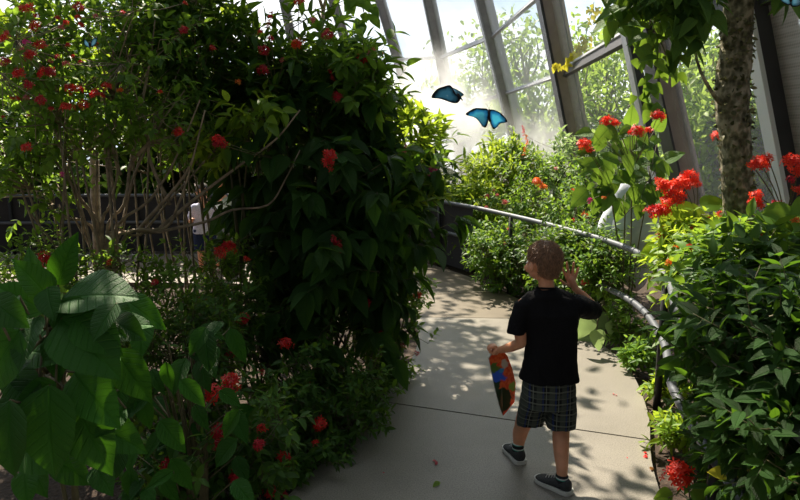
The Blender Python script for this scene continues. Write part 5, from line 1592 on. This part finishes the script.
# ---------------------------------------------------------------- fallen petals and leaves on the path
def fallen(label, px, py, size, mat, cat, name, n=1):
    c = on(px, py, .004); r = random.Random(int(px * 7 + py))
    P = [(c.x + r.uniform(-.01, .01), c.y + r.uniform(-.01, .01), .006 + .001 * k) for k in range(n)]
    X = [(math.cos(a), math.sin(a), 0) for a in [r.uniform(0, 6.28) for _ in range(n)]]
    o = leaves_obj(name, TPL['oval'] if name == 'fallen_leaf' else TPL['petal'], P, X, [(r.uniform(-.3, .3), r.uniform(-.3, .3), 1)] * n, [size] * n, [size * .6] * n, [r.random() for _ in range(n)], mat)
    # curl lifts off the slab: raise to rest on it
    zs = [v.co.z for v in o.data.vertices]; dz = .0015 - min(zs)
    for v in o.data.vertices: v.co.z += dz
    tag(o, label, cat)
fallen('fallen bright green leaf on the dark shaded slab', 440, 483, .045, ML['lime'], 'leaf', 'fallen_leaf', 1)
fallen('small red blossom dropped left of the green fallen leaf', 435.5, 462, .022, MP['rose'], 'petal', 'fallen_petal', 5)
fallen('red blossom dropped on the sunlit slab near the path edge', 644.5, 454.5, .022, MP['red'], 'petal', 'fallen_petal', 5)
fallen('pale red petal on the sunlit slab right of the boy', 615, 395, .018, MP['rose'], 'petal', 'fallen_petal', 3)
fallen('tiny dark petal on the slab below the joint', 627, 456, .010, MP['crimson'], 'petal', 'fallen_petal', 1)
fallen('thin dark twig lying on the slab near the left shrubs', 405, 383, .05, ML['dead'], 'twig', 'fallen_leaf', 2)
fallen('dry brown leaf on the soil edge at lower right', 652, 470, .03, ML['dead'], 'leaf', 'fallen_leaf', 2)
fallen('tiny crimson petal on the shaded slab at bottom', 385, 473, .012, MP['crimson'], 'petal', 'fallen_petal', 1)

# ---------------------------------------------------------------- tall tree over the left bed, its crown above the frame
def shade_tree():
    base = Vector((-2.7, 5.6, -.04))
    root = empty('shade_tree', base, 'slim tree rising behind the bare stemmed shrub, its crown above the frame', 'tree')
    rng = np.random.default_rng(11)
    hub = Vector((-1.5, 5.7, 2.7))
    br = [(spline([base, Vector((-2.62, 5.6, 1.5)), Vector((-2.3, 5.65, 2.3)), hub], 5), np.linspace(.042, .032, 16))]
    P = []
    for c, r, n in [((-1.05, 7.3, 3.9), (.75, 1.5, .35), 36), ((-.9, 4.9, 3.7), (1.1, .75, .35), 30), ((-1.9, 5.2, 4.2), (.9, 1.2, .4), 26), ((-.45, 4.4, 3.35), (.7, .45, .25), 14), ((-2.3, 3.6, 3.3), (.9, .6, .3), 18)]:
        tips = ell_pts(n, rng, .5) * np.array(r) + np.array(c)
        h2 = Vector(c) * .6 + hub * .4
        br.append((spline([hub, h2, Vector(c)], 4), np.linspace(.03, .012, 9)))
        for q in tips:
            br.append(([Vector(c) * .5 + h2 * .5, Vector(q)], [.01, .004]))
            P.append(q + rng.normal(size=(26, 3)) * np.array([.16, .16, .10]))
    P = np.concatenate(P); n = len(P)
    L = rng.uniform(.08, .15, n)
    leaves_obj('canopy', TPL['oval'], P, rng.normal(size=(n, 3)) + np.array([0, 0, -.3]), rng.normal(size=(n, 3)) * .4 + np.array([0, 0, 1]), L, L * .5, rng.random(n), ML['small'], root)
    tubes('trunk', br, M_BARE, root, sides=6)
shade_tree()
def beyond_tree():  # tree added beyond the fence, its unseen crown shades the far path
    base = Vector((-1.3, 10.4, -.04))
    root = empty('shade_tree', base, 'slim tree beyond the fence behind the central shrub, its unseen crown added to shade the far path', 'tree')
    rng = np.random.default_rng(31)
    hub = Vector((-1.2, 10.5, 3.4))
    br = [(spline([base, Vector((-1.35, 10.4, 1.8)), hub], 5), np.linspace(.05, .035, 11))]
    P = []
    for c, r, n in [((-.8, 10.4, 4.7), (.7, 1.1, .35), 30), ((-1.7, 10.6, 5.0), (.7, .9, .4), 20)]:
        br.append((spline([hub, hub.lerp(Vector(c), .5), Vector(c)], 4), np.linspace(.03, .012, 9)))
        for q in ell_pts(n, rng, .5) * np.array(r) + np.array(c):
            br.append(([Vector(c), Vector(q)], [.01, .004])); P.append(q + rng.normal(size=(24, 3)) * np.array([.17, .17, .10]))
    P = np.concatenate(P); n = len(P); L = rng.uniform(.09, .16, n)
    leaves_obj('canopy', TPL['oval'], P, rng.normal(size=(n, 3)) + np.array([0, 0, -.3]), rng.normal(size=(n, 3)) * .4 + np.array([0, 0, 1]), L, L * .5, rng.random(n), ML['small'], root)
    tubes('trunk', br, M_BARE, root, sides=6)
beyond_tree()
